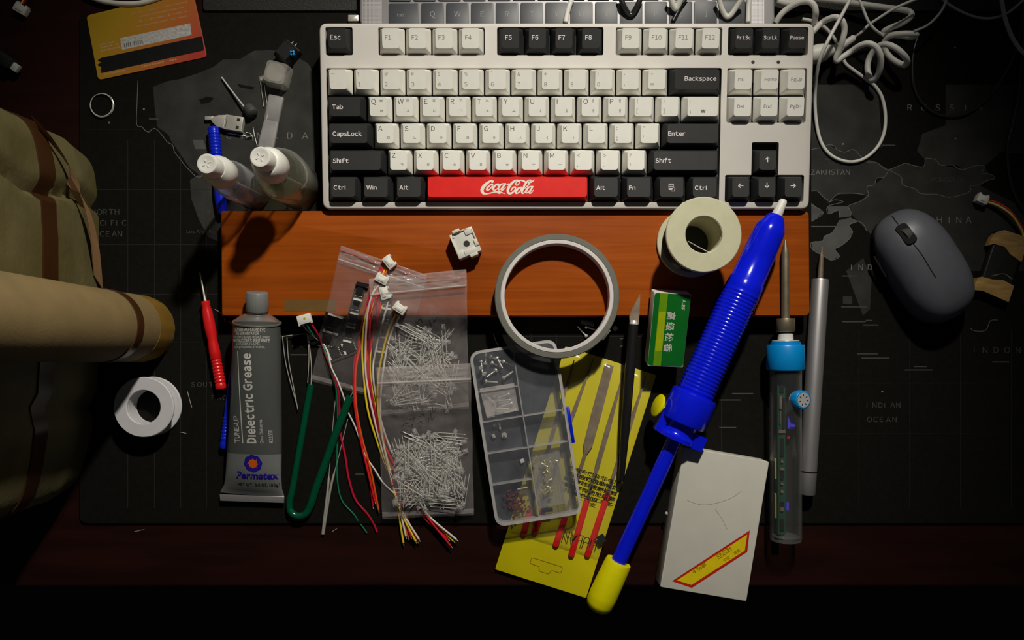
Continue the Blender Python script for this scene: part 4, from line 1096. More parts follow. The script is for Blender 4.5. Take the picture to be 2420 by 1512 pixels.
def conn(mb, c, yaw, sz, notch=True, mi=0, M=None):
    x, y, z = sz
    mb.box((c[0], c[1], c[2]), (x, y, z), yaw, .35, mi)
    f = Matrix.Translation(Vector(c)) @ Matrix.Rotation(yaw, 4, 'Z')
    if notch:
        for sx in (-1, 1): mb.box((sx * x * .36, y * .56, z * .08), (x * .2, y * .22, z * .7), 0, .15, mi, f)
        mb.box((0, -y * .08, z * .52), (x * .62, y * .4, .7), 0, .15, mi, f)
# plug at the top left corner
k0 = P(47, 20, 3); hc = thing('wire_connector', 'white plug on coloured wires in the top left corner of the desk', 'connector', (k0.x, k0.y, -2))
b = MB(); conn(b, (k0.x, k0.y, .8), radians(-30), (10, 6.4, 5)); b.build('housing', M_['white_translucent'], hc)
for i, mk in enumerate(('wire_yellow', 'wire_crimson', 'wire_black')):
    b = MB(); b.tube(spl([P(50 + 5 * i, 10, .5), P(58 + 6 * i, -6, 1), P(64 + 7 * i, -30, 1)]), .62, 8); b.build('wire', M_[mk], hc)
hc.location.z = Z0 - .0018
# black plug on the left edge
k0 = P(12, 142, 4); bp_ = thing('black_plug', 'black plug lying on the desk at the far left edge', 'plug', (k0.x, k0.y, -2))
b = MB(); b.box((k0.x, k0.y, 3.6), (16, 9, 11), radians(-35), 1.5); b.build('body', M_['switch_black'], bp_)
b = MB(); b.box((k0.x + 7, k0.y - 5, 4), (8, 6, 4), radians(-35), .6); b.build('pin_end', M_['cable_grey'], bp_)
b = MB(); b.tube(spl([P(198, -14, 1.5), P(240, 2, 1.5), P(290, 9, 1.5), P(340, 6, 1.5), P(400, -14, 1.5)]), 1.9, 12); tag(b.build('cable', M_['cable_white']), 'white cable arc above the bank card at the top edge', 'cable')

# pin with rubber end, clear keycap, switch, led, sleeve, usb plug, hair-thin spring
t_ = thing('rubber_pin', 'silver pin with a dark round rubber end above the metal plug', 'pin', P(592, 265, 0))
b = MB(); b.tube(spl([P(524, 183, 1.2), P(550, 218, 2.5), P(575, 250, 4), P(582, 257, 4.6)]), .7, 10); b.build('pin', M_['bright_steel'], t_)
q = P(592, 262, 3.6); b = MB(); b.lathe([(-4.2, 3.2), (-3.4, 4.2), (1.5, 4.6), (3.4, 4.0), (4.3, 2.6)], q, d=Vector((.5, -.6, .25)), n=28); b.build('rubber_end', M_['rubber_grey'], t_)

kc = P(650, 170, 11); ck = thing('clear_keycap', 'cloudy clear keycap lying on the mat left of the keyboard', 'keycap', (kc.x, kc.y, 0))
KM = Matrix.Translation(Vector((kc.x, kc.y, 0))) @ Matrix.Rotation(radians(-14), 4, 'Z')
b = MB()
b.loft([[(p.x, p.y, z) for p in rrect(18 - i, 18 - i, 3.2, 5)] for z, i in ((.1, 0), (3, .3), (9.4, 1.4), (10.6, 2.2))], 0, (True, True), True, KM)
b.build('shell', M_['keycap_clear'], ck)
b = MB(); b.loft([[(p.x, p.y, z) for p in rrect(13.4 - i, 13.4 - i, 5.4, 5)] for z, i in ((10.5, 0), (10.72, .1))], 0, (True, True), True, KM); b.build('dish', M_['keycap_clear'], ck)
kc = P(676, 122, 8); sw = thing('key_switch', 'black keyboard switch with a blue stem behind the clear keycap', 'switch', (kc.x, kc.y, 0))
SM = Matrix.Translation(Vector((kc.x, kc.y, 0))) @ Matrix.Rotation(radians(-40), 4, 'Z')
b = MB(); b.prism(rrect(14, 15.4, 1.2), .2, 7, .6, 0, SM); b.loft([[(p.x, p.y, z) for p in rrect(13.4 - i, 14 - i, 1)] for z, i in ((7, 0), (10.5, 3.4))], 0, (False, True), False, SM); b.build('housing', M_['switch_black'], sw)
b = MB(); b.box((5.5, 2.0, 9.6), (4.2, 1.6, 3), 0, .2, 0, SM); b.box((5.5, 2.0, 9.6), (1.6, 4.2, 3), 0, .2, 0, SM); b.build('stem', M_['cyan_plastic'], sw, 'blue cross stem')
b = MB(); b.box((-3, 8.6, 3), (.6, 3, .8), 0, 0, 0, SM); b.box((0, 9, 3), (.6, 3, .8), 0, 0, 0, SM); b.build('pin', M_['bright_steel'], sw)

sl = thing('clear_sleeve', 'cloudy clear plastic sleeve behind the larger spray bottle', 'sleeve', P(645, 285, 0))
b = MB(); s0 = PP([(636, 226), (672, 233), (657, 290), (648, 345), (612, 340), (626, 280)], 0)
A_, B_ = P(654, 228, 2.6), P(628, 352, 2.6); d_ = (B_ - A_).normalized(); w_ = Vector((d_.y, -d_.x, 0))
secs = []
for u, w, h in ((0, 5.6, 2.2), (2, 5.7, 2.4), (17, 5.6, 2.5), (19, 5.6, 1.3), (21, 5.6, 1.7), (30, 5.9, 2.2), (40, 6.0, 2.2)):
    secs.append([A_ + d_ * u + w_ * (p.x * w / 5.6) + Vector((0, 0, p.y * h / 2.4)) for p in rrect(11.2, 4.6, 1.4, 3)])
b.loft(secs); b.build('sleeve', M_['sleeve_clear'], sl)

us = thing('usb_connector', 'bare metal rectangular plug shell on the mat behind the smaller spray bottle', 'plug', P(545, 290, 0))
UM = Matrix.Translation(P(557, 295, 0)) @ Matrix.Rotation(radians(-9), 4, 'Z')
b = MB(); b.prism(rrect(13.6, 11.2, .5, 2), .3, 4.8, .3, 0, UM)
b.prism(rpoly([(-6.6, -5.3), (-6.6, 5.3), (-12.4, 4.2), (-17, 1.6), (-17, -1.2), (-12.6, -4.4)][::-1], .8, 3), .5, 4.6, .4, 0, UM); b.box((-19.5, 1.2, 2.4), (6.4, 2.8, 1.4), .2, .3, 0, UM)
b.build('shell', M_['white_plastic'] if False else M_['steel'], us)
b = MB()
for y in (-2.9, 2.9): b.box((3.4, y, 4.82), (2.3, 2.2, .08), 0, 0, 0, UM)
b.box((-5.4, 0, 4.82), (.3, 7.6, .06), 0, 0, 0, UM); b.build('latch_hole', M_['ink_black'], us)

def led_mesh(mb, L=24.0, d=1.25):
    """a small clear rectangular lens with two long legs, lying along +x"""
    mb.box((1.6, 0, 0), (3.4, 3.0, 2.0), 0, .35, 0); mb.box((-.3, 0, 0), (.7, 3.4, 2.3), 0, .15, 0)
    mb.box((1.2, .35, 0), (1.2, .9, .8), 0, 0, 1)
    mb.tube([(-.4, d * .62, 0), (-1.6, d, 0), (-L, d + .15, 0)], .27, 6, 1); mb.tube([(-.4, -d * .62, 0), (-1.6, -d, 0), (-L + 2, -d - .1, 0)], .27, 6, 1)
b = MB(); led_mesh(b, 20); lo_ = b.build('light_emitting_diode', [M_['led_clear'], M_['bright_steel']], None, None, 38, (0, 0, 0))
LEDME = lo_.data
q = P(619, 190, 1.3); lo_.location = q * S + Vector((0, 0, Z0)); lo_.rotation_euler = (0, 0, radians(98))
tag(lo_, 'single clear diode with two long legs below the clear keycap', 'diode')

b = MB(); pts = PP([(598, 300), (601, 318), (604, 330), (608, 345)], .5)
b.tube(spl(pts), .28, 6); b.tube(spl(PP([(538, 315, .5), (560, 318, .6), (584, 322, .6)])), .3, 6); b.tube(spl(PP([(582, 313, .5), (592, 316, .8), (597, 325, .6), (598, 333, .5)])), .28, 6)
for i in range(4): p = P(584 + i * 4, 326 - i, .6); b.tube([(p.x + .9 * cos(k * pi / 6), p.y + .4 * k / 6, p.z + .9 + .9 * sin(k * pi / 6)) for k in range(13)], .2, 5)
tag(b.build('safety_pin', M_['bright_steel']), 'thin silver pin and wire lying below the metal plug shell', 'pin')

# clipped wire ends on the mat
for lab, pts in (('clipped silver lead beside the red screwdriver shoulder', [(508, 731), (520, 738), (528, 748)]), ('tiny clipped lead standing right of the red screwdriver', [(531, 752), (532, 762)]), ('clipped lead close to the white reel', [(443, 925), (448, 944), (453, 962)]), ('tiny clipped lead below the white reel', [(426, 1021), (440, 1024)]),
                 ('thin clipped lead by the grease tube shoulder', [(541, 758), (552, 770)]), ('thin bent lead above the compartment box', [(1166, 789), (1172, 806), (1178, 818)])):
    b = MB(); b.tube(spl(PP([(x, y, .4) for x, y in pts])), .25, 6); tag(b.build('wire_clipping', M_['steel']), lab, 'wire clipping')
for lab, pts in (('thin lead on the bare desk left of the mat corner', [(318, 1256), (341, 1251)]), ('tiny lead on the bare desk below the green handled tool', [(785, 1256), (796, 1249)])):
    b = MB(); b.tube(PP([(x, y, -1.6) for x, y in pts]), .25, 6); tag(b.build('wire_clipping', M_['steel']), lab, 'wire clipping')
# ------------------------------------------------------------------ mouse, battery, cables on the right
ms = thing('computer_mouse', 'dark grey wireless mouse on the right of the mat', 'mouse', P(2165, 622, 0))
FR, BK_ = P(2098, 506, 8), P(2240, 748, 8)
axm = (FR - BK_); axm.z = 0; LM = axm.length; axm.normalize(); sdm = Vector((axm.y, -axm.x, 0)); c0 = (FR + BK_) / 2; c0.z = 0
def mtop(u, v):
    """u: -1 back .. 1 front, v: -1..1 across"""
    return u, v
def mring(sc_w, z, uo=0.0, n=64):
    out = []
    for k in range(n):
        a = 2 * pi * k / n; ca, sa = cos(a), sin(a)
        e = .78
        x = math.copysign(abs(ca) ** e, ca); y = math.copysign(abs(sa) ** (e), sa)
        wid = 27.5 * (1 - .05 * x) - (1.6 * (1 - x * x) if abs(y) > .5 else 0)
        out.append(c0 + axm * (x * LM / 2 * sc_w + uo) + sdm * (y * wid * sc_w) + Vector((0, 0, z)))
    return out
b = MB(); b.loft([mring(.90, .2), mring(.95, 1.0), mring(.975, 7)], 0); b.build('base', M_['mouse_black'], ms)
prof = [(.965, 7), (1.0, 9.5), (1.0, 13), (.985, 17), (.95, 21), (.89, 25), (.79, 28.8), (.66, 31.6), (.48, 33.8), (.26, 35), (.06, 35.3)]
b = MB(); b.loft([mring(s_, z, -3.0 * (z / 35)) for s_, z in prof], 0); shell_tree = BVHTree.FromPolygons(b.v, b.f); b.build('shell', M_['mouse_shell'], ms)
def mz(x, y, dz=.15):
    h = shell_tree.ray_cast(Vector((x, y, 100)), Vector((0, 0, -1)))[0]
    return Vector((x, y, (h.z if h else 10) + dz))
def mpx(px, py):
    z = 34
    for _ in range(5): p = P(px, py, z); z = mz(p.x, p.y).z
    return P(px, py, z)
b = MB(); s1 = [mpx(*q) for q in ((2106, 510), (2114, 519), (2122, 529))]; s2 = [mpx(*q) for q in ((2158, 576), (2180, 604), (2198, 634), (2211, 655))]
for sg in (s1, s2): b.ribbon([(p.x, p.y, .7) for p in sg], lambda x, y: mz(x, y, .1), 0, 4)
b.build('seam', M_['mouse_black'], ms)
w0 = mpx(2142, 552); b = MB()
nw = shell_tree.ray_cast(Vector((w0.x, w0.y, 100)), Vector((0, 0, -1)))[1]
if nw.z < 0: nw = -nw
fw = (axm - nw * axm.dot(nw)).normalized(); sw_ = fw.cross(nw)
w0 = w0 - nw * .15
WMx = Matrix.Translation(w0) @ Matrix(((sw_.x, fw.x, nw.x, 0), (sw_.y, fw.y, nw.y, 0), (sw_.z, fw.z, nw.z, 0), (0, 0, 0, 1)))
b.prism(rrect(8.4, 17, 3.4, 5), -2.5, .35, .2, 0, WMx)
b.build('wheel_slot', M_['mouse_black'], ms)
b = MB(); b.lathe([(-2.6, 7.2), (-2.4, 7.6), (2.4, 7.6), (2.6, 7.2)], w0 - nw * 6.3, d=sdm, n=36, mod=lambda k, n: 1 + .02 * (k % 2)); b.build('scroll_wheel', M_['rubber_grey'], ms)
b = MB(); e0 = c0 - sdm * 26.9 + axm * 14
b.box(e0 + Vector((0, 0, 11)), (1.6, 18, 3.6), math.atan2(axm.y, axm.x) - pi / 2, .6); b.build('side_button', M_['mouse_black'], ms)

bt = thing('battery_pack', 'small black wrapped battery with tan paper tape at both ends on the right edge', 'battery', P(2360, 625, 0))
A_, B_ = P(2386, 560, 4), P(2343, 690, 4); d_ = (A_ - B_).normalized(); w_ = Vector((d_.y, -d_.x, 0)); d_.z = 0
BMx = Matrix.Translation(Vector(((A_ + B_) / 2).xy.to_3d())) @ Matrix(((w_.x, d_.x, 0, 0), (w_.y, d_.y, 0, 0), (0, 0, 1, 0), (0, 0, 0, 1)))
b = MB(); b.prism(rrect(23, 48, 2, 3), .2, 6.6, 1.6, 0, BMx, 1.2); b.build('cell', M_['black_wrap'], bt)
b = MB(); b.prism(rpoly([(-12.4, 12), (-3, 12.5), (3, 8.5), (12.6, 5.5), (12.6, 24.6), (-7, 24.6), (-12.4, 21)], .6, 2), 6.5, 7.3, .2, 0, BMx); b.prism(rpoly([(-14.6, 10), (-11.4, 12), (-11.4, 21.5), (-13.8, 18)], .3, 2), 1.5, 7.0, .2, 0, BMx); b.build('paper_tape', M_['kraft_tape'], bt, 'tan paper tape')
b = MB(); b.prism(rpoly([(-15, -25.5), (-8, -24), (13, -26), (13.0, -13.0), (4, -11.4), (-4, -13.5), (-12.6, -14)], .6, 2), 6.5, 7.3, .2, 0, BMx); b.prism(rpoly([(-16, -24), (-11.6, -25), (-11.6, -14.6), (-14, -15)], .3, 2), 1.0, 7.0, .2, 0, BMx); b.build('paper_tape', M_['kraft_tape'], bt, 'tan paper tape')
b = MB(); b.ribbon([(-5, -11, .9), (3, -6.6, .6), (10, -8.5, 1.2)], lambda x, y: BMx @ Vector((x, y, 6.66)), 0, 4); b.build('shiny_edge', M_['dull_steel'], bt)
k0 = P(2318, 472, 3); b = MB(); conn(b, (k0.x, k0.y, 3.4), radians(-22), (8.2, 6.2, 5.6)); b.build('connector', M_['white_plastic'], bt, 'white plug on the battery wires')
for i, mk in enumerate(('wire_orange', 'wire_crimson', 'wire_white', 'wire_yellow')):
    o2 = (i - 1.5)
    b = MB(); b.tube(spl(PP([(2330 + o2, 474 + 2 * o2, 3), (2360, 484 + 2.5 * o2, 4.5), (2388, 503 + 2.5 * o2, 5.5), (2408 - o2, 530 + o2, 5), (2420 - 2 * o2, 556, 3.5), (2412, 580, 3)])), .62, 8); b.build('wire', M_[mk], bt)

def cable(nm, label, pts, r, mk, cat='cable', n=10, grp=None):
    b = MB(); b.tube(spl(PP(pts), 7), r, n); return tag(b.build(nm, M_[mk]), label, cat, grp)
coil = [(1834, 52, 10), (1846, 34, 14), (1862, 20, 17), (1885, 7, 22), (1908, 3, 26), (1923, 12, 27), (1928, 30, 25), (1925, 50, 18), (1920, 72, 12),
        (1918, 78, 17), (1926, 70, 18), (1942, 54, 18), (1960, 44, 23), (1977, 41, 27), (1991, 50, 28), (1996, 70, 26), (1991, 96, 23), (1984, 118, 19), (1976, 136, 16), (1978, 144, 15),
        (1990, 136, 16), (2012, 121, 18), (2034, 107, 24), (2054, 103, 28), (2071, 112, 29), (2081, 132, 27), (2081, 156, 22), (2074, 178, 16), (2062, 190, 11), (2055, 182, 8), (2050, 160, 7), (2054, 138, 8), (2066, 118, 12), (2080, 107, 17), (2096, 105, 21), (2116, 113, 24), (2134, 128, 24), (2144, 143, 20), (2140, 153, 15), (2128, 151, 11), (2108, 139, 8), (2095, 124, 6), (2089, 108, 6), (2092, 94, 8),
        (2106, 84, 12), (2130, 80, 16), (2155, 80, 18), (2165, 83, 16), (2152, 87, 12), (2120, 83, 9), (2092, 79, 8), (2090, 73, 9), (2106, 65, 12), (2130, 55, 15), (2149, 43, 17), (2154, 33, 17), (2142, 25, 16), (2100, 19, 14), (2050, 12, 12), (2000, 5, 10), (1950, -1, 9), (1890, -8, 8)]
cable('coiled_cable', 'thick white coiled cable sprawling right of the keyboard', coil, 2.15, 'cable_white', n=14)
lb = thing('charging_cable', 'thin white cable with a moulded plug, looping down past the right end of the keyboard', 'cable', P(2000, 250, 0))
b = MB(); b.tube(spl(PP([(2012, -8, 33), (1998, 20, 33), (1976, 60, 33), (1955, 100, 33), (1940, 134, 28), (1931, 170, 20), (1926, 222, 8), (1928, 280, 3), (1938, 330, 1.5), (1958, 362, 1.4), (1988, 379, 1.4), (2020, 382, 1.4), (2050, 370, 1.4), (2076, 344, 1.4), (2090, 310, 1.4), (2092, 268, 1.4), (2084, 230, 1.4), (2068, 204, 1.4), (2048, 188, 1.4), (2020, 168, 1.4), (1998, 150, 1.4), (1986, 122, 1.5), (1972, 92, 2.5), (1950, 66, 4), (1926, 52, 5), (1896, 45, 5)])), 1.3, 12); b.build('lead', M_['cable_white'], lb)
b = MB(); A_, B_ = P(1908, 134, 7), P(1990, 112, 9); d_ = (B_ - A_).normalized(); l_ = (B_ - A_).length
b.lathe([(0, 3.4), (.8, 5.4), (3, 6.7), (9, 6.9), (13, 6.2), (16, 4.6), (l_ * .75, 3.6), (l_, 3.0)], A_, d=d_, n=32); b.build('plug_body', M_['cable_white'], lb)
b = MB(); A_, B_ = P(1984, 113, 9), P(2020, 88, 12); b.lathe([(0, 2.4), (1, 2.9), ((B_ - A_).length - 1, 2.5), ((B_ - A_).length, 1.8)], A_, B_, n=20); b.build('strain_relief', M_['cable_white'], lb)
b = MB(); b.tube(spl(PP([(2018, 89, 12), (2035, 77, 17), (2052, 60, 20), (2078, 42, 24), (2110, 22, 28), (2145, 6, 30), (2175, -6, 31)])), 1.0, 10); b.build('lead', M_['cable_white'], lb)
cable('thin_cable', 'thin white cable running down to the coiled cable\'s rear turn', [(2028, -8, 28), (2040, 22, 27), (2052, 50, 26), (2068, 70, 24), (2088, 84, 21)], 1.0, 'cable_white')
cable('thin_cable', 'thin pale cable sagging along the top right edge of the mat', [(2220, -8, 4), (2248, 14, 4), (2280, 31, 4), (2310, 41, 4), (2340, 43, 4), (2372, 35, 4), (2400, 16, 4), (2428, -10, 4)], .95, 'cable_grey')
cable('thin_cable', 'thin pale cable curving from the top edge to the coiled cable\'s end turn', [(2238, -6, 12), (2228, 20, 13), (2210, 44, 15), (2188, 62, 17), (2160, 74, 20.5)], .95, 'cable_grey')
cable('cable', 'grey cable bending off the top right corner of the desk', [(2366, -8, 8), (2372, 30, 8), (2381, 62, 8), (2394, 92, 8), (2412, 118, 8), (2432, 136, 8)], 1.5, 'cable_grey')
cable('thin_cable', 'thin black cable lying in a wide loop across the map of Russia', [(2169, 86, 1.2), (2159, 120, 1.2), (2156, 160, 1.2), (2160, 205, 1.2), (2180, 245, 1.2), (2220, 272, 1.2), (2275, 272, 1.2), (2325, 240, 1.2), (2365, 190, 1.2), (2396, 130, 1.2), (2412, 70, 1.2), (2418, -6, 1.2)], 1.1, 'cable_black')
cable('thin_cable', 'thin black cable hanging down the right edge to the battery', [(2421, 30, 2), (2414, 140, 2), (2406, 225, 2), (2392, 295, 2), (2381, 345, 2), (2384, 410, 2), (2402, 470, 2), (2430, 510, 2)], 1.1, 'cable_black')
# cables crossing the laptop keys
cable('cable', 'white cable crossing the laptop keys between the letters Y and U', [(1354, -8, 17), (1347, 10, 17), (1341, 30, 16.5), (1337, 52, 16)], 1.9, 'cable_white')
cable('cable', 'short black cable bent in a V over the laptop letter O key', [(1466, -8, 19), (1474, 14, 18), (1484, 31, 16), (1490, 35, 15.6), (1496, 31, 16), (1506, 14, 18), (1516, -8, 19)], 2.0, 'cable_black')
cable('cable', 'white cable bend dipping over the laptop bracket key', [(1584, -8, 22), (1590, 10, 19), (1596, 20, 17), (1602, 14, 18), (1612, -8, 22)], 2.2, 'cable_white')
cable('cable', 'black cable slanting over the laptop bracket keys', [(1624, -8, 17), (1606, 20, 16), (1590, 50, 15.6)], 1.5, 'cable_black')
cable('cable', 'white cable bent in a U over the right end of the laptop keys', [(1699, -8, 22), (1704, 16, 19), (1712, 33, 16.5), (1719, 39, 16), (1728, 34, 17), (1742, 14, 20), (1757, -8, 24)], 1.9, 'cable_white')
cable('cable', 'white cable running straight down the right end of the laptop', [(1772, -8, 17), (1769, 16, 16), (1768, 52, 15.5)], 1.9, 'cable_white')
cable('cable', 'thick white cable lying behind the laptop\'s right rear corner', [(1836, 2, 8), (1862, 8, 8), (1890, 4, 8), (1925, -10, 8)], 2.6, 'cable_white')
# ------------------------------------------------------------------ yellow pouch of needle files
po = thing('file_pouch', 'yellow card pouch with a hanging slot, half under the compartment box', 'pouch', P(1360, 1115, 0))
PTL, PTR, PBR, PBL = P(1336, 818, .8), P(1551, 886, .8), P(1385, 1412, .8), P(1170, 1345, .8)
pex = (PTR - PTL); PW = pex.length; pex.normalize(); pey = (PBL - PTL); PL = pey.length; pey.normalize()
def pp(u, v, z): q = PTL + pex * u + pey * v; return Vector((q.x, q.y, z))
slot = rpoly([(.33 * PW, PL - 17), (.67 * PW, PL - 17), (.67 * PW, PL - 12.2), (.57 * PW, PL - 12.2), (.55 * PW, PL - 8.8), (.45 * PW, PL - 8.8), (.43 * PW, PL - 12.2), (.33 * PW, PL - 12.2)], 1.2, 3)
b = MB(); c = [pp(0, PL, 0), pp(PW, PL, 0), pp(PW, 0, 0), pp(0, 0, 0)]
b.prism(rpoly(c, 1.2, 3), .15, .8, .1); b.build('backing_card', M_['yellow_card'], po)
b = MB()
for i in range(len(slot)):
    p, q = slot[i], slot[(i + 1) % len(slot)]
    b.ribbon([(p.x, p.y, .5), ((p.x + q.x) / 2, (p.y + q.y) / 2, .5), (q.x, q.y, .5)], lambda u, v: pp(u, v, .9), 0, 2, False)
b.build('hanging_slot', M_['label_brown'], po)
nu, nv = 34, 70; zf = {}
vs = []; fs = []
random.seed(11)
def pz(u, v):
    e = min(u, PW - u, v, PL * .83 - v)
    k = max(0.0, min(1.0, e / 6.0))
    return 1.0 + k * (3.0 + .9 * noise.noise(Vector((u * .09, v * .03, 3))) + .5 * sin(u * .55))
for j in range(nv + 1):
    for i in range(nu + 1):
        u, v = PW * i / nu, PL * .83 * j / nv; vs.append(pp(u, v, pz(u, v)))
for j in range(nv):
    for i in range(nu): a = j * (nu + 1) + i; fs.append((a, a + nu + 1, a + nu + 2, a + 1))
b = MB(); b.add(vs, fs, 0, True); b.build('clear_sleeve', M_['pouch_film'], po, 'clear plastic front of the pouch')
b = MB(); zt = 4.9; an = math.atan2(pex.y, pex.x)
tl_ = ['用途整形什锦锉', '高级合金钢制造', '适用于钢铁', '木料塑料加工', '修整精细部件', '规格 六支装']
for i, s in enumerate(('适用金属及非金属', '高级碳钢精制锉刀', '木料塑料橡胶修整', '精细部件加工组装', '规格六支')):
    q = pp(PW * (.97 if i < 4 else .80), PL * .545 + i * 4.4 - 9, zt); b.text(s, 3.5, lambda x, y: Vector((q.x, q.y, zt)) + pex * x + pey * -y, 0, .03, 'R', 1.5)
b.build('printed_text', M_['ink_black'], po, 'black lettering on the sleeve'); b = MB()
q = pp(PW * .93, PL * .745, zt); b.text('LIULAN', 8.4, lambda x, y: Vector((q.x, q.y, zt)) - pex * x + pey * y, 0, -.004, 'L', .95)
q2 = pp(PW * .955, PL * .735, zt); b.add([q2 + pex * x + pey * y for x, y in ((0, -4.5), (4.2, 0), (0, 4.5), (-4.2, 0))], [(0, 1, 2, 3)], 0)
b.build('printed_text', M_['ink_black'], po, 'black lettering on the sleeve')
FILES = [((1357, 850), (1300, 1045), (1252, 1205), (1236, 1266), 3.2, 'needle file farthest left in the yellow pouch, nearest the box'),
         ((1402, 848), (1335, 1030), (1284, 1205), (1261, 1262), 2.8, 'needle file second from the left in the yellow pouch'),
         ((1440, 862), (1390, 1050), (1336, 1220), (1312, 1292), 7.6, 'widest flat needle file in the yellow pouch'),
         ((1474, 880), (1412, 1100), (1388, 1180), (1349, 1316), 3.8, 'needle file right of the widest one in the yellow pouch'),
         ((1526, 890), (1462, 1085), (1437, 1165), (1387, 1316), 3.4, 'needle file at the right edge of the yellow pouch'),
         ((1424, 855), (1362, 1050), (1310, 1215), (1290, 1262), 3.0, 'needle file hidden mostly under the compartment box, left of the widest one')]
for i, (a, m, h, e, w, lab) in enumerate(FILES):
    if i == 5: continue
    z = 2.3
    A_, M2, H_, E_ = P(*a, z), P(*m, z), P(*h, z), P(*e, z); f_ = thing('needle_file', lab, 'file', (H_.x, H_.y, .8), 'needle files in the yellow pouch')
    d_ = (M2 - A_).normalized(); s_ = Vector((d_.y, -d_.x, 0)); b = MB()
    rings = []
    for p, ww, hh in ((A_, w * (.9 if w > 5 else .25), .5), (A_ + (M2 - A_) * .6, w, .85), (M2, w * .9, .9), (M2 + (H_ - M2) * .12, min(w, 2.6), .9), (H_ + (E_ - H_) * .05, 2.4, .9)):
        rings.append([p + s_ * (ww / 2 * x) + Vector((0, 0, hh * y)) for x, y in ((-1, -1), (1, -1), (1, 1), (-1, 1))])
    b.loft(rings, 0, (True, True), False); b.build('blade', M_['dull_steel'], f_, 'dull steel blade')
    b = MB(); L = (E_ - H_).length; b.lathe([(0, 1.0), (1.5, 1.35), (L - 2, 1.4), (L - .4, 1.1), (L, .5)], H_, E_, n=16); 
    for k in range(len(b.v)):
        p = b.v[k]; dd = (E_ - H_).normalized(); lat = p - H_ - dd * (p - H_).dot(dd); sl_ = Vector((dd.y, -dd.x, 0)).normalized(); b.v[k] = p + sl_ * (lat.dot(sl_) * .75)
    b.build('handle', M_['red_plastic'], f_, 'red dipped handle')

# ------------------------------------------------------------------ compartment box
ob = thing('compartment_box', 'clear plastic compartment box full of small screws and pins in front of the tape roll', 'compartment box', P(1240, 1030, 5.2))
OZ0, OZ1 = 5.4, 15.2
OT = [P(1108, 832, OZ1), P(1313, 800, OZ1), P(1371, 1211, OZ1), P(1162, 1247, OZ1)]
oex = (OT[1] - OT[0]); OW = oex.length; oex.normalize(); oey = (OT[3] - OT[0]); OL = oey.length; oey = Vector((oex.y, -oex.x, 0))
def oo(u, v, z): q = OT[0] + oex * u + oey * v; return Vector((q.x, q.y, z))
OM = Matrix(((oex.x, -oey.x, 0, OT[0].x), (oex.y, -oey.y, 0, OT[0].y), (0, 0, 1, 0), (0, 0, 0, 1)))    # local x = u, y = -v
def orr(d, r): return [Vector((p.x, p.y)) for p in rpoly([(d, -OL + d), (OW - d, -OL + d), (OW - d, -d), (d, -d)], r, 6)]
def wallring(mb, d0, d1, r, z0, z1):
    A_, B_ = orr(d0, r), orr(d1, max(.5, r - (d1 - d0)))
    mb.loft([[OM @ Vector((p.x, p.y, z)) for p in A] for A, z in ((A_, z0), (A_, z1), (B_, z1), (B_, z0), (A_, z0))], 0, (False, False))
b = MB(); wallring(b, .9, 2.0, 7.5, OZ0, OZ1 - 1.6)
b.prism(orr(1.2, 7.4), OZ0, OZ0 + .5, 0, 1, OM); b.build('tray', [M_['case_wall'], M_['case_clear']], ob)
b = MB()
vrow = [OL * k for k in (.232, .405, .585, .765)]
um = OW * .50
def wall(u0, v0, u1, v1, th=.9, zt=OZ1 - 1.8):
    dx, dy = u1 - u0, v1 - v0; l = sqrt(dx * dx + dy * dy); b.box(OM @ Vector(((u0 + u1) / 2, -(v0 + v1) / 2, (OZ0 + .5 + zt) / 2)), (l, th, zt - OZ0 - .5), math.atan2(-dy, dx) + math.atan2(oex.y, oex.x))
for v in vrow: wall(2, v, um, v)
wall(um, 2, um, OL - 2); wall(um, vrow[1], OW - 2, vrow[1]); wall(um, vrow[2], OW - 2, vrow[2])
b.build('divider', M_['case_wall'], ob)
b = MB(); wallring(b, 0, 2.2, 8.2, OZ1 - 1.7, OZ1); b.build('rim', M_['case_wall'], ob)
b = MB(); b.prism(orr(2.0, 6.6), OZ1 - .75, OZ1 - .1, .1, 0, OM); b.build('lid', M_['case_clear'], ob)
b = MB(); b.box(OM @ Vector((OW + .9, -OL * .495, (OZ0 + OZ1) / 2 + .6)), (3.0, OL * .205, OZ1 - OZ0 - 1.2), math.atan2(oex.y, oex.x), .5); b.build('latch', M_['blue_plastic'], ob, 'blue sliding latch')

# screws: one mesh, copied
def screw_geo(mb, L=9.0, r=.95, hr=1.9):
    mb.lathe([(0, hr * .75), (.5, hr), (1.5, hr), (1.6, r)], (0, 0, 0), d=(1, 0, 0), n=14, caps=(True, False))
    pr = []
    for k in range(int(L / .8)): pr += [(1.6 + k * .8, r * .8), (2.0 + k * .8, r)]
    mb.lathe(pr + [(1.6 + L, r * .5)], (0, 0, 0), d=(1, 0, 0), n=10, caps=(False, True))
def proto(name, geo, mats, **kw):
    b = MB(); geo(b, **kw); o = b.build(name, mats, None, None, 38, (0, 0, 0)); return o
SC1 = proto('screw', screw_geo, [M_['steel']], L=8.0, r=.8, hr=1.6)
used = {}
def put(src, label, cat, group, pos, yaw, pitch=0.0):
    if src.name not in used: o = src; used[src.name] = 1
    else: o = src.copy(); COL.objects.link(o)
    o.location = Vector(pos) * S + Vector((0, 0, Z0)); o.rotation_euler = (0, pitch, yaw)
    return tag(o, label, cat, group)
random.seed(5)
def px2o(x, y): q = P(x, y, OZ0 + 3); return q
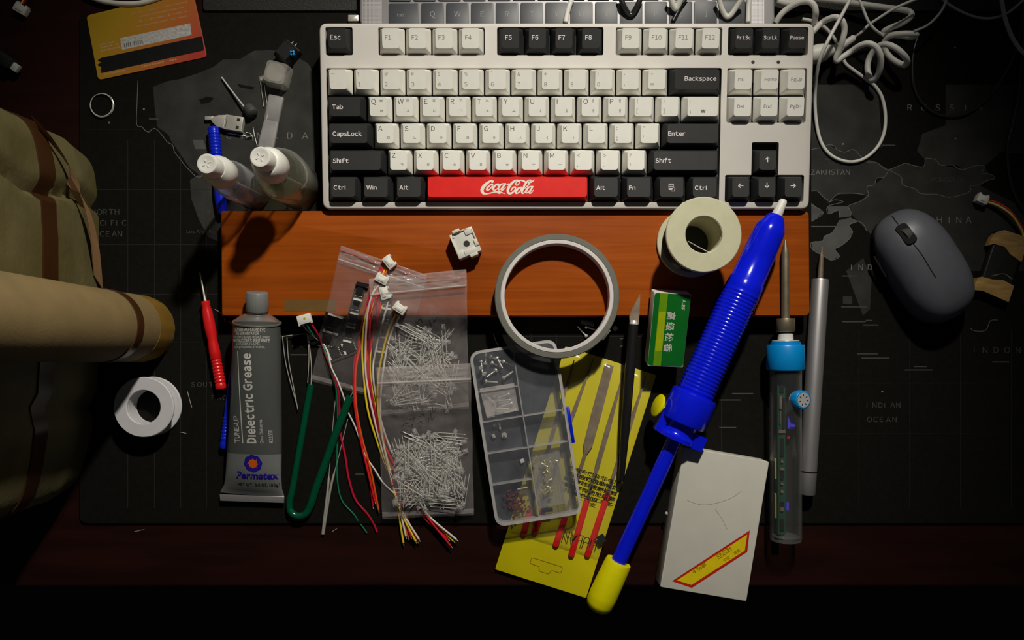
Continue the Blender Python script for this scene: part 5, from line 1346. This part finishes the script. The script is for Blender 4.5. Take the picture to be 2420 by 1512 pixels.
sc_a = [((1147, 862), (1148, 838), 0), ((1136, 869), (1136, 869), 1), ((1143, 884), (1143, 884), 1), ((1175, 873), (1154, 888), 0), ((1188, 894), (1209, 880), 0), ((1146, 901), (1172, 903), 0), ((1160, 856), (1184, 866), 0), ((1187, 853), (1211, 862), 0), ((1173, 843), (1180, 856), 0), ((1137, 850), (1138, 862), 0), ((1157, 841), (1180, 852), 0)]
for i, (h, e, vert) in enumerate(sc_a):
    z = OZ0 + 2.5 + (i % 3) * 1.5
    hp, ep = P(*h, z), P(*e, z)
    if vert: put(SC1, 'small steel screw loose in the top left cell of the compartment box', 'screw', 'screws in the top left cell', (hp.x, hp.y, OZ0 + 7.6), 0.3 * i, pi / 2 - .18)
    else: put(SC1, 'small steel screw loose in the top left cell of the compartment box', 'screw', 'screws in the top left cell', hp, math.atan2(ep.y - hp.y, ep.x - hp.x), .04)
SC2 = proto('screw', screw_geo, [M_['steel']], L=8.4, r=.6, hr=1.2)
for i, (h, e) in enumerate((((1166, 937), (1198, 926)), ((1176, 947), (1208, 944)), ((1212, 952), (1180, 960)), ((1171, 967), (1203, 965)), ((1221, 967), (1190, 976)), ((1205, 930), (1176, 940)), ((1167, 951), (1155, 940)))):
    z = OZ0 + 3 + (i % 2) * 1.2; hp, ep = P(*h, z), P(*e, z)
    put(SC2, 'slim steel screw lined up in the second left cell, inside the clear packet', 'screw', 'screws in the second left cell', hp, math.atan2(ep.y - hp.y, ep.x - hp.x))
b = MB()
pk = [(1133, 918), (1215, 905), (1226, 970), (1150, 985)]
b.loft([[p for p in PP(pk, OZ0 + .7)], [p for p in PP(pk, OZ0 + 6.5)]], 0, (True, True), False)
b.loft([[p for p in PP([(1142, 948), (1160, 942), (1170, 984), (1152, 988)], OZ0 + .8)], [p for p in PP([(1142, 948), (1160, 942), (1170, 984), (1152, 988)], OZ0 + 6.2)]], 0, (True, True), False)
tag(b.build('clear_packet', M_['zip_film']), 'small folded clear packet holding slim screws in the compartment box', 'packet')
for lab, pts, r in (('tiny silver part left in the third left cell', [(1168, 1002), (1168, 1008)], .8), ('tiny silver shaft in the third left cell', [(1180, 1000), (1182, 1014)], .8), ('tiny silver nut low in the third left cell', [(1164, 1026), (1168, 1034)], 1.4)):
    b = MB(); b.tube(PP(pts, OZ0 + 2), r, 8); tag(b.build('metal_part', M_['steel']), lab, 'metal part')
b = MB(); q = P(1192, 1028, OZ0 + 1); b.lathe([(0, 2.2), (1.2, 2.2), (1.2, 1.0), (2.4, .8)], q, d=(0, 0, 1), n=20); tag(b.build('metal_part', M_['steel']), 'round silver screw head in the third left cell', 'metal part')
# gold pins
def pin_geo(mb): mb.lathe([(0, .45), (.2, .6), (3.6, .6), (3.9, .3)], (0, 0, 0), d=(1, 0, 0), n=8)
PIN = proto('contact_pin', pin_geo, [M_['gold_pin']])
for i in range(34):
    cxp, cyp, sx_, sy_ = [(1286, 1105, 8, 12), (1290, 1150, 9, 18), (1275, 1088, 20, 8), (1292, 1160, 9, 10)][i % 4]
    p = P(cxp + random.gauss(0, sx_ * .8), cyp + random.gauss(0, sy_ * .8), OZ0 + 2 + random.random() * 4)
    put(PIN, 'tiny gold contact pin in the lower right cell of the compartment box', 'pin', 'gold pins in the lower right cell', p, random.random() * 6.28, random.uniform(-.3, .3))
b = MB()
pk = [(1258, 1080), (1322, 1064), (1342, 1188), (1268, 1202)]
b.loft([[p for p in PP(pk, OZ0 + .7)], [p for p in PP(pk, OZ0 + 7.6)]], 0, (True, True), False)
b.tube(PP([(1312, 1066), (1333, 1190)], OZ0 + 7.6), .5, 6); tag(b.build('clear_packet', M_['packet_film']), 'clear packet of gold pins in the lower right cell of the compartment box', 'packet')
b = MB(); q = P(1293, 1205, OZ0 + 2); b.box(q, (8.6, 2.8, 3), radians(6), .6); tag(b.build('rubber_strip', M_['ink_black']), 'small black strip at the bottom of the lower right cell', 'strip')
b = MB()
for i in range(90):
    p = P(1220 + random.gauss(0, 13), 1190 + random.gauss(0, 15), OZ0 + .8 + random.random() * 2.5)
    b.box(p, (1.5, 1.1, .9), random.random() * 3)
o = b.build('red_component', M_['red_bits']); tag(o, 'heap of tiny dull red parts in the bottom left cell of the compartment box', 'components', None, 'stuff')
b = MB(); b.tube(PP([(1223, 1156), (1247, 1151)], OZ0 + 6), .5, 6); tag(b.build('metal_part', M_['steel']), 'thin silver pin along the top of the bottom left cell', 'pin')
b = MB(); q = P(1234, 1089, OZ0 + 1.5); b.box(q, (3, 3, 2), .4, .4); tag(b.build('plastic_part', M_['white_translucent']), 'small white chip in the fourth left cell', 'plastic part')

# screws by the tape roll
SC3 = proto('screw', screw_geo, [M_['bright_steel']], L=9.2, r=.62, hr=1.35)
for lab, h, e, zz in (('silver screw pointing up left inside the tape roll', (1387, 796), (1365, 771), 1.6), ('silver screw running under the rim of the tape roll', (1383, 772), (1413, 781), 1.6)):
    hp, ep = P(*h, zz), P(*e, zz); put(SC3, lab, 'screw', None, hp, math.atan2(ep.y - hp.y, ep.x - hp.x))
b = MB(); b.tube(PP([(1373, 759), (1404, 766)], 2.4), 2.0, 14); tag(b.build('rubber_sleeve', M_['rubber_grey']), 'short grey rubber sleeve beside the screws inside the tape roll', 'sleeve')
b = MB(); q = P(1454, 776, 1.5); b.box(q, (3.4, 3.4, 1.6), .6, .3); tag(b.build('metal_chip', M_['bright_steel']), 'silver chip peeking out right of the tape roll', 'metal part')

# ------------------------------------------------------------------ cables with small white connectors
def zs(py):
    """height of the surface the cables lie on: board, then down to the mat"""
    if py < 735: return 15.3
    if py > 800: return .4
    u = (py - 735) / 65.0; return 15.3 + (.4 - 15.3) * (u * u * (3 - 2 * u))
def harness(label, cp, yaw, path, cols, seed, spread=2.3, ztop=0.0, csz=(9.6, 6.2, 5.4), tips=True, lens=None):
    rnd = random.Random(seed)
    z = zs(cp[1]) + ztop
    c = P(cp[0], cp[1], z + 3); t = thing('wire_harness', label, 'wire harness', (c.x, c.y, z), 'wire harnesses with white connectors')
    b = MB(); conn(b, (c.x, c.y, z + csz[2] / 2), yaw, csz); b.build('connector', M_['white_translucent'], t, 'small white connector')
    n = len(cols)
    for i, mk in enumerate(cols):
        pts = []
        off0 = (i - (n - 1) / 2)
        ph = rnd.random() * 6; L = len(path) - (lens[i] if lens else 0)
        for k, (x, y) in enumerate(path[:L]):
            u = k / max(1, L - 1)
            o = off0 * spread * (1.0 if k == 0 else .55 + .45 * cos(u * 5 + ph)) + (rnd.random() - .5) * 1.6 * (k > 0)
            zz = zs(y) + .75 + ztop * (1 - u) + (i % 2) * 1.45 + (.9 if k % 2 else 0) * (u < .98)
            q = path[min(k + 1, len(path) - 1)]; pvt = path[max(k - 1, 0)]
            dx, dy = q[0] - pvt[0], q[1] - pvt[1]; l = sqrt(dx * dx + dy * dy) or 1
            pts.append(P(x - dy / l * o * 3.2 / 1.0 * -1, y + dx / l * o * -3.2, zz))
        pts[-1] = P(path[L - 1][0] + off0 * spread * 2.6, path[L - 1][1] + rnd.uniform(-12, 10), pts[-1].z)
        sp = spl(pts, 8)
        b = MB(); b.tube(sp, .78, 9, 0)
        if tips: d_ = (sp[-1] - sp[-2]).normalized(); b.tube([sp[-1], sp[-1] + d_ * 2.2], .3, 6, 1)
        b.build('wire', [M_[mk], M_['steel']], t)
    return t
W4 = ('wire_black', 'wire_red', 'wire_yellow', 'wire_white')
harness('four-wire cable whose white connector lies topmost on the board', (920, 620), radians(-52), [(908, 634), (893, 672), (872, 740), (852, 800), (838, 868), (838, 950), (852, 1030), (872, 1110), (888, 1195)], ('wire_crimson', 'wire_red', 'wire_yellow', 'wire_orange'), 2, 1.7)
harness('four-wire cable whose white connector lies second from the top under the bag corner', (903, 660), radians(-28), [(898, 676), (882, 700), (868, 752), (864, 820), (868, 890), (882, 970), (905, 1060), (934, 1160), (962, 1275)], ('wire_yellow', 'wire_white', 'wire_orange', 'wire_crimson'), 5, 2.2, 1.5)
harness('four-wire cable whose white connector shows third from the top through the bag', (909, 693), radians(-75), [(906, 708), (894, 750), (880, 800), (872, 868), (880, 940), (905, 1030), (950, 1120), (1004, 1210), (1068, 1284)], ('wire_crimson', 'wire_red', 'wire_yellow', 'wire_white'), 9, 2.6)
harness('four-wire cable whose white connector lies lowest over the LED bag', (945, 729), radians(-35), [(937, 744), (922, 780), (906, 826), (897, 890), (896, 960), (904, 1040), (924, 1130), (948, 1205), (984, 1276)], ('wire_crimson', 'wire_yellow', 'wire_orange', 'wire_white'), 14, 1.5, 3.0)
t = thing('led_lead', 'small white square light on red, green and white wires above the green handled tool', 'led lead', P(719, 754, 14))
c = P(719, 754, 17.4); b = MB(); CM = Matrix.Translation(c) @ Matrix.Rotation(radians(15), 4, 'Z')
b.box((0, 0, -1), (10.4, 6.8, 3.6), 0, .4, 0, CM); b.box((-4.6, -3.6, -1), (1.2, 1.2, 3), 0, .1, 0, CM); b.box((4.6, -3.4, -1), (1.2, 1.2, 3), 0, .1, 0, CM); b.build('light_body', M_['white_plastic'], t)
b = MB(); b.lathe([(0, .9), (.1, .9)], CM @ Vector((.4, .2, .8)), d=(0, 0, 1), n=20); b.build('light_chip', M_['rosin_yellow'], t, 'yellow-green light chip')
for mk, pts, r in (('wire_white', [(714, 766, 16), (728, 782, 11), (745, 797, 2.2), (764, 812, 2.5), (776, 838, 4), (783, 868, 6.5), (798, 900, 7), (812, 938, 6.5), (821, 970, 3), (838, 1005, 2), (852, 1042, 2), (866, 1080, 3), (886, 1110, 4), (905, 1140, 4.5), (932, 1166, 4.5)], .62),
                   ('wire_crimson', [(733, 762, 16), (748, 785, 11), (760, 812, 2.4), (770, 838, 4), (790, 890, 6), (800, 925, 5), (802, 970, 1.2), (804, 1020, 1), (816, 1080, 1), (824, 1130, 1), (840, 1180, 1), (868, 1214, 0), (882, 1235, -.6), (891, 1257, -.9)], .85),
                   ('wire_green', [(724, 766, 16), (738, 788, 11), (757, 806, 2.4), (768, 830, 4), (786, 880, 6), (795, 925, 5), (798, 1000, .9), (796, 1090, .9), (799, 1150, .9), (810, 1186, .8), (836, 1215, .2), (852, 1238, -.9), (867, 1259, -1.2)], .62)):
    b = MB(); b.tube(spl(PP(pts), 7), r, 9); b.build('wire', M_[mk], t)

# ------------------------------------------------------------------ green handled wire tool, steel picks
kp_ = thing('keycap_puller', 'wire keycap puller with a green coated U-shaped handle between the grease tube and the wires', 'keycap puller', P(750, 1060, 0))
b = MB(); hp = [(735, 908, 3), (722, 980, 3), (706, 1070, 3), (692, 1150, 3), (684, 1190, 3), (688, 1210, 3), (702, 1219, 3), (720, 1216, 3), (733, 1196, 3.2), (748, 1150, 4), (772, 1085, 4.6), (797, 1015, 5), (828, 936, 5.6)]
b.tube(spl(PP(hp), 8), [2.5] * 45 + [2.75] * 30 + [2.9] * 40, 16); b.build('handle', M_['green_vinyl'], kp_, 'green vinyl coated handle')
for pts in ([(735, 910, 3), (736, 870, 3), (733, 830, 3), (728, 795, 3), (722, 789, 3), (700, 791, 3), (670, 795, 3), (668, 800, 3), (674, 850, 3), (684, 895, 3), (698, 945, 3), (704, 965, 3)], [(678, 797, 3.2), (682, 850, 3.2), (692, 905, 3.2), (704, 968, 3)], [(827, 938, 5), (834, 925, 6), (830, 912, 6.5)], [(726, 790, 3.2), (730, 840, 3.2), (727, 905, 3)]):
    b = MB(); b.tube(spl(PP(pts), 6), .34, 7); b.build('wire_loop', M_['steel'], kp_)
tw = thing('steel_tweezers', 'thin grey steel tweezers lying under the green handle, tips towards the desk edge', 'tweezers', P(780, 1130, 0))
for pts in ([(794, 930, 1.2), (787, 1000, 1.2), (780, 1090, 1.2), (775, 1150, 1.2), (768, 1210, .6), (762, 1262, -.4)], [(822, 990, 1.2), (812, 1030, 1.2), (800, 1080, 1.2), (783, 1145, 1.2), (772, 1210, .6), (764, 1262, -.4)]):
    b = MB(); b.tube(spl(PP(pts), 6), [.3] * 20 + [.9] * 20, 8); b.build('arm', M_['steel'], tw)

# ------------------------------------------------------------------ bags
def bag_pt(cs, u, v): 
    a = Vector(cs[0][:2]) * (1 - u) + Vector(cs[1][:2]) * u; c_ = Vector(cs[3][:2]) * (1 - u) + Vector(cs[2][:2]) * u
    return a * (1 - v) + c_ * v
def sheet(mb, cs, zfn, nu, nv, amp, seed, mi=0, edge=.0):
    vs = []; fs = []
    for j in range(nv + 1):
        for i in range(nu + 1):
            u, v = i / nu, j / nv; q = bag_pt(cs, u, v); e = min(1, min(u, 1 - u, v, 1 - v) * 9)
            n1 = noise.fractal(Vector((u * 5 + seed, v * 7, seed)), .9, 2.1, 4) + .5 * abs(noise.noise(Vector((u * 9, v * 4 + seed, 7))))
            wob = noise.noise(Vector((u * 3 + v * 5, seed, 1))) * 2.2 * (1 - e)
            vs.append(P(q.x + wob, q.y + wob, zfn(u, v, q.y) + amp * e * n1))
    for j in range(nv):
        for i in range(nu): a = j * (nu + 1) + i; fs.append((a, a + nu + 1, a + nu + 2, a + 1))
    mb.add(vs, fs, mi, True)
def bag(label, cs, zlo, zhi, zips, amp, seed, film_='bag_film', zmat='zip_film', amt_f=1.2):
    c = bag_pt(cs, .5, .5); t = thing('zip_bag', label, 'zip bag', P(c.x, c.y, zlo(.5, .5, c.y)))
    b = MB(); sheet(b, cs, zlo, 24, 40, .15, seed + 3); b.build('back_film', M_['bag_film_thin'], t)
    b = MB(); sheet(b, cs, zhi, 44, 64, amp, seed); b.build('front_film', M_[film_], t)
    b = MB(); sheet(b, [cs[0], cs[1], bag_pt(cs, 1, .125), bag_pt(cs, 0, .125)], lambda u, v, y: zhi(u, v * .125, y) + .5, 40, 14, amt_f, seed + 9); b.build('zip_flap', M_['flap_film'], t)
    b = MB(); sheet(b, [bag_pt(cs, 0, .955), bag_pt(cs, 1, .955), bag_pt(cs, 1, .985), bag_pt(cs, 0, .985)], lambda u, v, y: zhi(u, .97, y) + .5, 40, 4, .4, seed + 19); b.build('bottom_glint_strip', M_['flap_film'], t)  # pale film strip added to stand in for glints along the bottom edge
    for (v0, v1, w, mk) in zips:
        b = MB(); vs = []
        for side in (0, 1):
            pass
        ptsA = []
        for i in range(25):
            u = i / 24; q = bag_pt(cs, u, v0 + (v1 - v0) * u); z = zhi(u, v0, q.y) + amp * .6 + .35
            ptsA.append(P(q.x, q.y, z))
        b.tube(ptsA, w, 6); b.build('zip_strip', M_[mk], t)
    return t
# bag of taped components, lowest
csC = [(806, 580), (1010, 650), (930, 950), (735, 900)]
zC0 = lambda u, v, y: zs(y) + .1
zC1 = lambda u, v, y: zs(y) + .7 + 3.0 * max(0, min(1, (v - .25) * 5)) * max(0, min(1, (1 - v) * 8)) * max(0, min(1, u * 6))
bag('clear zip bag with a red stripe holding black taped components, lowest of the bags', csC, zC0, zC1, ((.035, .035, .55, 'red_zip_film'), (.10, .10, .6, 'zip_film')), .5, 4, 'bag_film_thin')
def strip(label, p, q, w, n, seedv):
    A_, B_ = Vector(p), Vector(q); d_ = (B_ - A_).normalized(); s_ = Vector((-d_.y, d_.x))
    t = thing('component_strip', label, 'component strip', P((p[0] + q[0]) / 2, (p[1] + q[1]) / 2, zs((p[1] + q[1]) / 2) + .6), 'strips of taped black components')
    K = 12; b = MB(); b1 = MB(); b2 = MB()
    def pt(u, lat, dz):
        c = A_ + (B_ - A_) * u + s_ * lat; return P(c.x, c.y, zs(c.y) + .6 + dz)
    R = [[pt(k / K, -w / 2, 0), pt(k / K, w / 2, 0), pt(k / K, w / 2, .9), pt(k / K, -w / 2, .9)] for k in range(K + 1)]
    b.loft(R, 0, (True, True), False); b.build('carrier_tape', M_['reel_tape'], t)
    for k in range(n):
        u0 = (k + .22) / n; u1 = (k + .78) / n
        bb = MB(); bb.loft([[pt(u, -w * .34, .9), pt(u, w * .30, .9), pt(u, w * .26, 2.2), pt(u, -w * .30, 2.2)] for u in (u0, u1)], 0, (True, True), False); bb.build('component', M_['ic_black'], t)
        bb = MB(); uu = (k + .02) / n; du = .13 / n
        bb.loft([[pt(u, -w * .46, .95), pt(u, w * .36, .95), pt(u, w * .34, 1.8), pt(u, -w * .44, 1.8)] for u in (uu, uu + du)], 0, (True, True), False)
        for j in range(5): bb.box(pt(u1 + .04 / n, -w * .3 + j * w * .13, 1.4), (.7, .7, .5))
        bb.build('tape_ridge', M_['cable_white'], t)
strip('long strip of black components slanting up onto the board inside the lowest bag', (853, 672), (812, 836), 26, 5, 1)
strip('strip of black components at the left side of the lowest bag', (792, 742), (768, 822), 46, 2, 2)
strip('strip of black components under the LED bag\'s left corner', (917, 692), (893, 862), 26, 5, 3)
strip('short strip of black components turned crosswise low in the lowest bag', (775, 842), (845, 815), 34, 2, 4)
b = MB(); b.box(P(857, 672, 18.6), (9, 2.6, 1.2), radians(-12)); b.box(P(838, 760, 14.0), (2.4, 52, 1.0), radians(-13)) if False else None; tag(b.build('plastic_strip', M_['ic_black']), 'flat black strip end sticking out above the taped components', 'strip')

# two bags of clear diodes
csA = [(872, 659), (1102, 636), (1108, 965), (893, 985)]
def zA0(u, v, y): return zs(y) + 3.6
def zA1(u, v, y): return zs(y) + 4.4 + 8.0 * max(0, min(1, (v - .30) * 6)) * max(0, min(1, (1 - v) * 6)) * max(0, min(1, min(u, 1 - u) * 7))
csB = [(890, 868), (1112, 858), (1120, 1217), (904, 1226)]
def zB0(u, v, y): return (13.0 if v < .25 else 13.0 + (3.2 - 13.0) * min(1, (v - .25) / .25)) + .2
def zB1(u, v, y): return zB0(u, v, y) + .8 + 9.0 * max(0, min(1, (v - .34) * 5)) * max(0, min(1, (1 - v) * 7)) * max(0, min(1, min(u, 1 - u) * 7))
LEDP = proto('light_emitting_diode', led_mesh, [M_['led_clear'], M_['bright_steel']], L=23.0)
LEDP.data.name = 'diode'
def pile(csx, poly, n, z0, dz, label, group, seed, bias):
    rnd = random.Random(seed); global LEDP
    k = 0
    while k < n:
        x, y = rnd.uniform(poly[0], poly[2]), rnd.uniform(poly[1], poly[3])
        a = rnd.random() * 2 * pi
        ex_, ey_ = x - cos(a) * 72, y + sin(a) * 72
        if not (poly[0] - 12 < ex_ < poly[2] + 10 and poly[1] - 8 < ey_ < poly[3] + 6): continue
        zz = z0(y) + dz * (k / n)
        put(LEDP, label, 'diode', group, P(x, y, zz), a, rnd.uniform(-.10, .10)); k += 1
pile(csA, (925, 765, 1072, 968), 95, lambda y: zs(y) + 5.0, 5.5, 'clear diode with long silver legs in the upper zip bag', 'clear diodes in the upper zip bag', 21, 0)
pile(csB, (932, 1018, 1100, 1200), 140, lambda y: (6.0 if y > 1050 else 8.0), 5.5, 'clear diode with long silver legs in the lower zip bag', 'clear diodes in the lower zip bag', 22, 0)
bA = bag('upper clear zip bag of diodes, its zip end lying on the board', csA, zA0, zA1, ((.115, .115, .65, 'zip_film'), (.06, .06, .3, 'bag_film')), 1.3, 1)
bB = bag('lower clear zip bag of diodes, nearest the desk edge', csB, zB0, zB1, ((.105, .105, .7, 'zip_film'),), 1.6, 8)
def scribble(parent, pts, z):
    b = MB()
    for st in pts: b.ribbon([(q.x, q.y, .45) for q in PP(st, z)], lambda x, y: Vector((x, y, z)), 0, 3)
    b.build('pen_marks', M_['ink_black'], parent, 'black handwritten pen marks')
scribble(bA, [[(985, 762), (992, 752), (1000, 758), (996, 768), (1010, 762)], [(1014, 756), (1022, 760)], [(1024, 742), (1026, 756), (1032, 750)], [(1012, 790), (1020, 800), (1030, 786), (1028, 802)], [(1040, 770), (1046, 780), (1050, 768)]], 18.5)
scribble(bB, [[(950, 1008), (958, 1000), (966, 1002)], [(962, 988), (972, 992), (980, 984), (976, 996)], [(992, 984), (1002, 978)], [(996, 976), (1004, 986)], [(1010, 976), (1018, 970), (1016, 982)], [(1022, 962), (1024, 976), (1030, 968)]], 16.5)
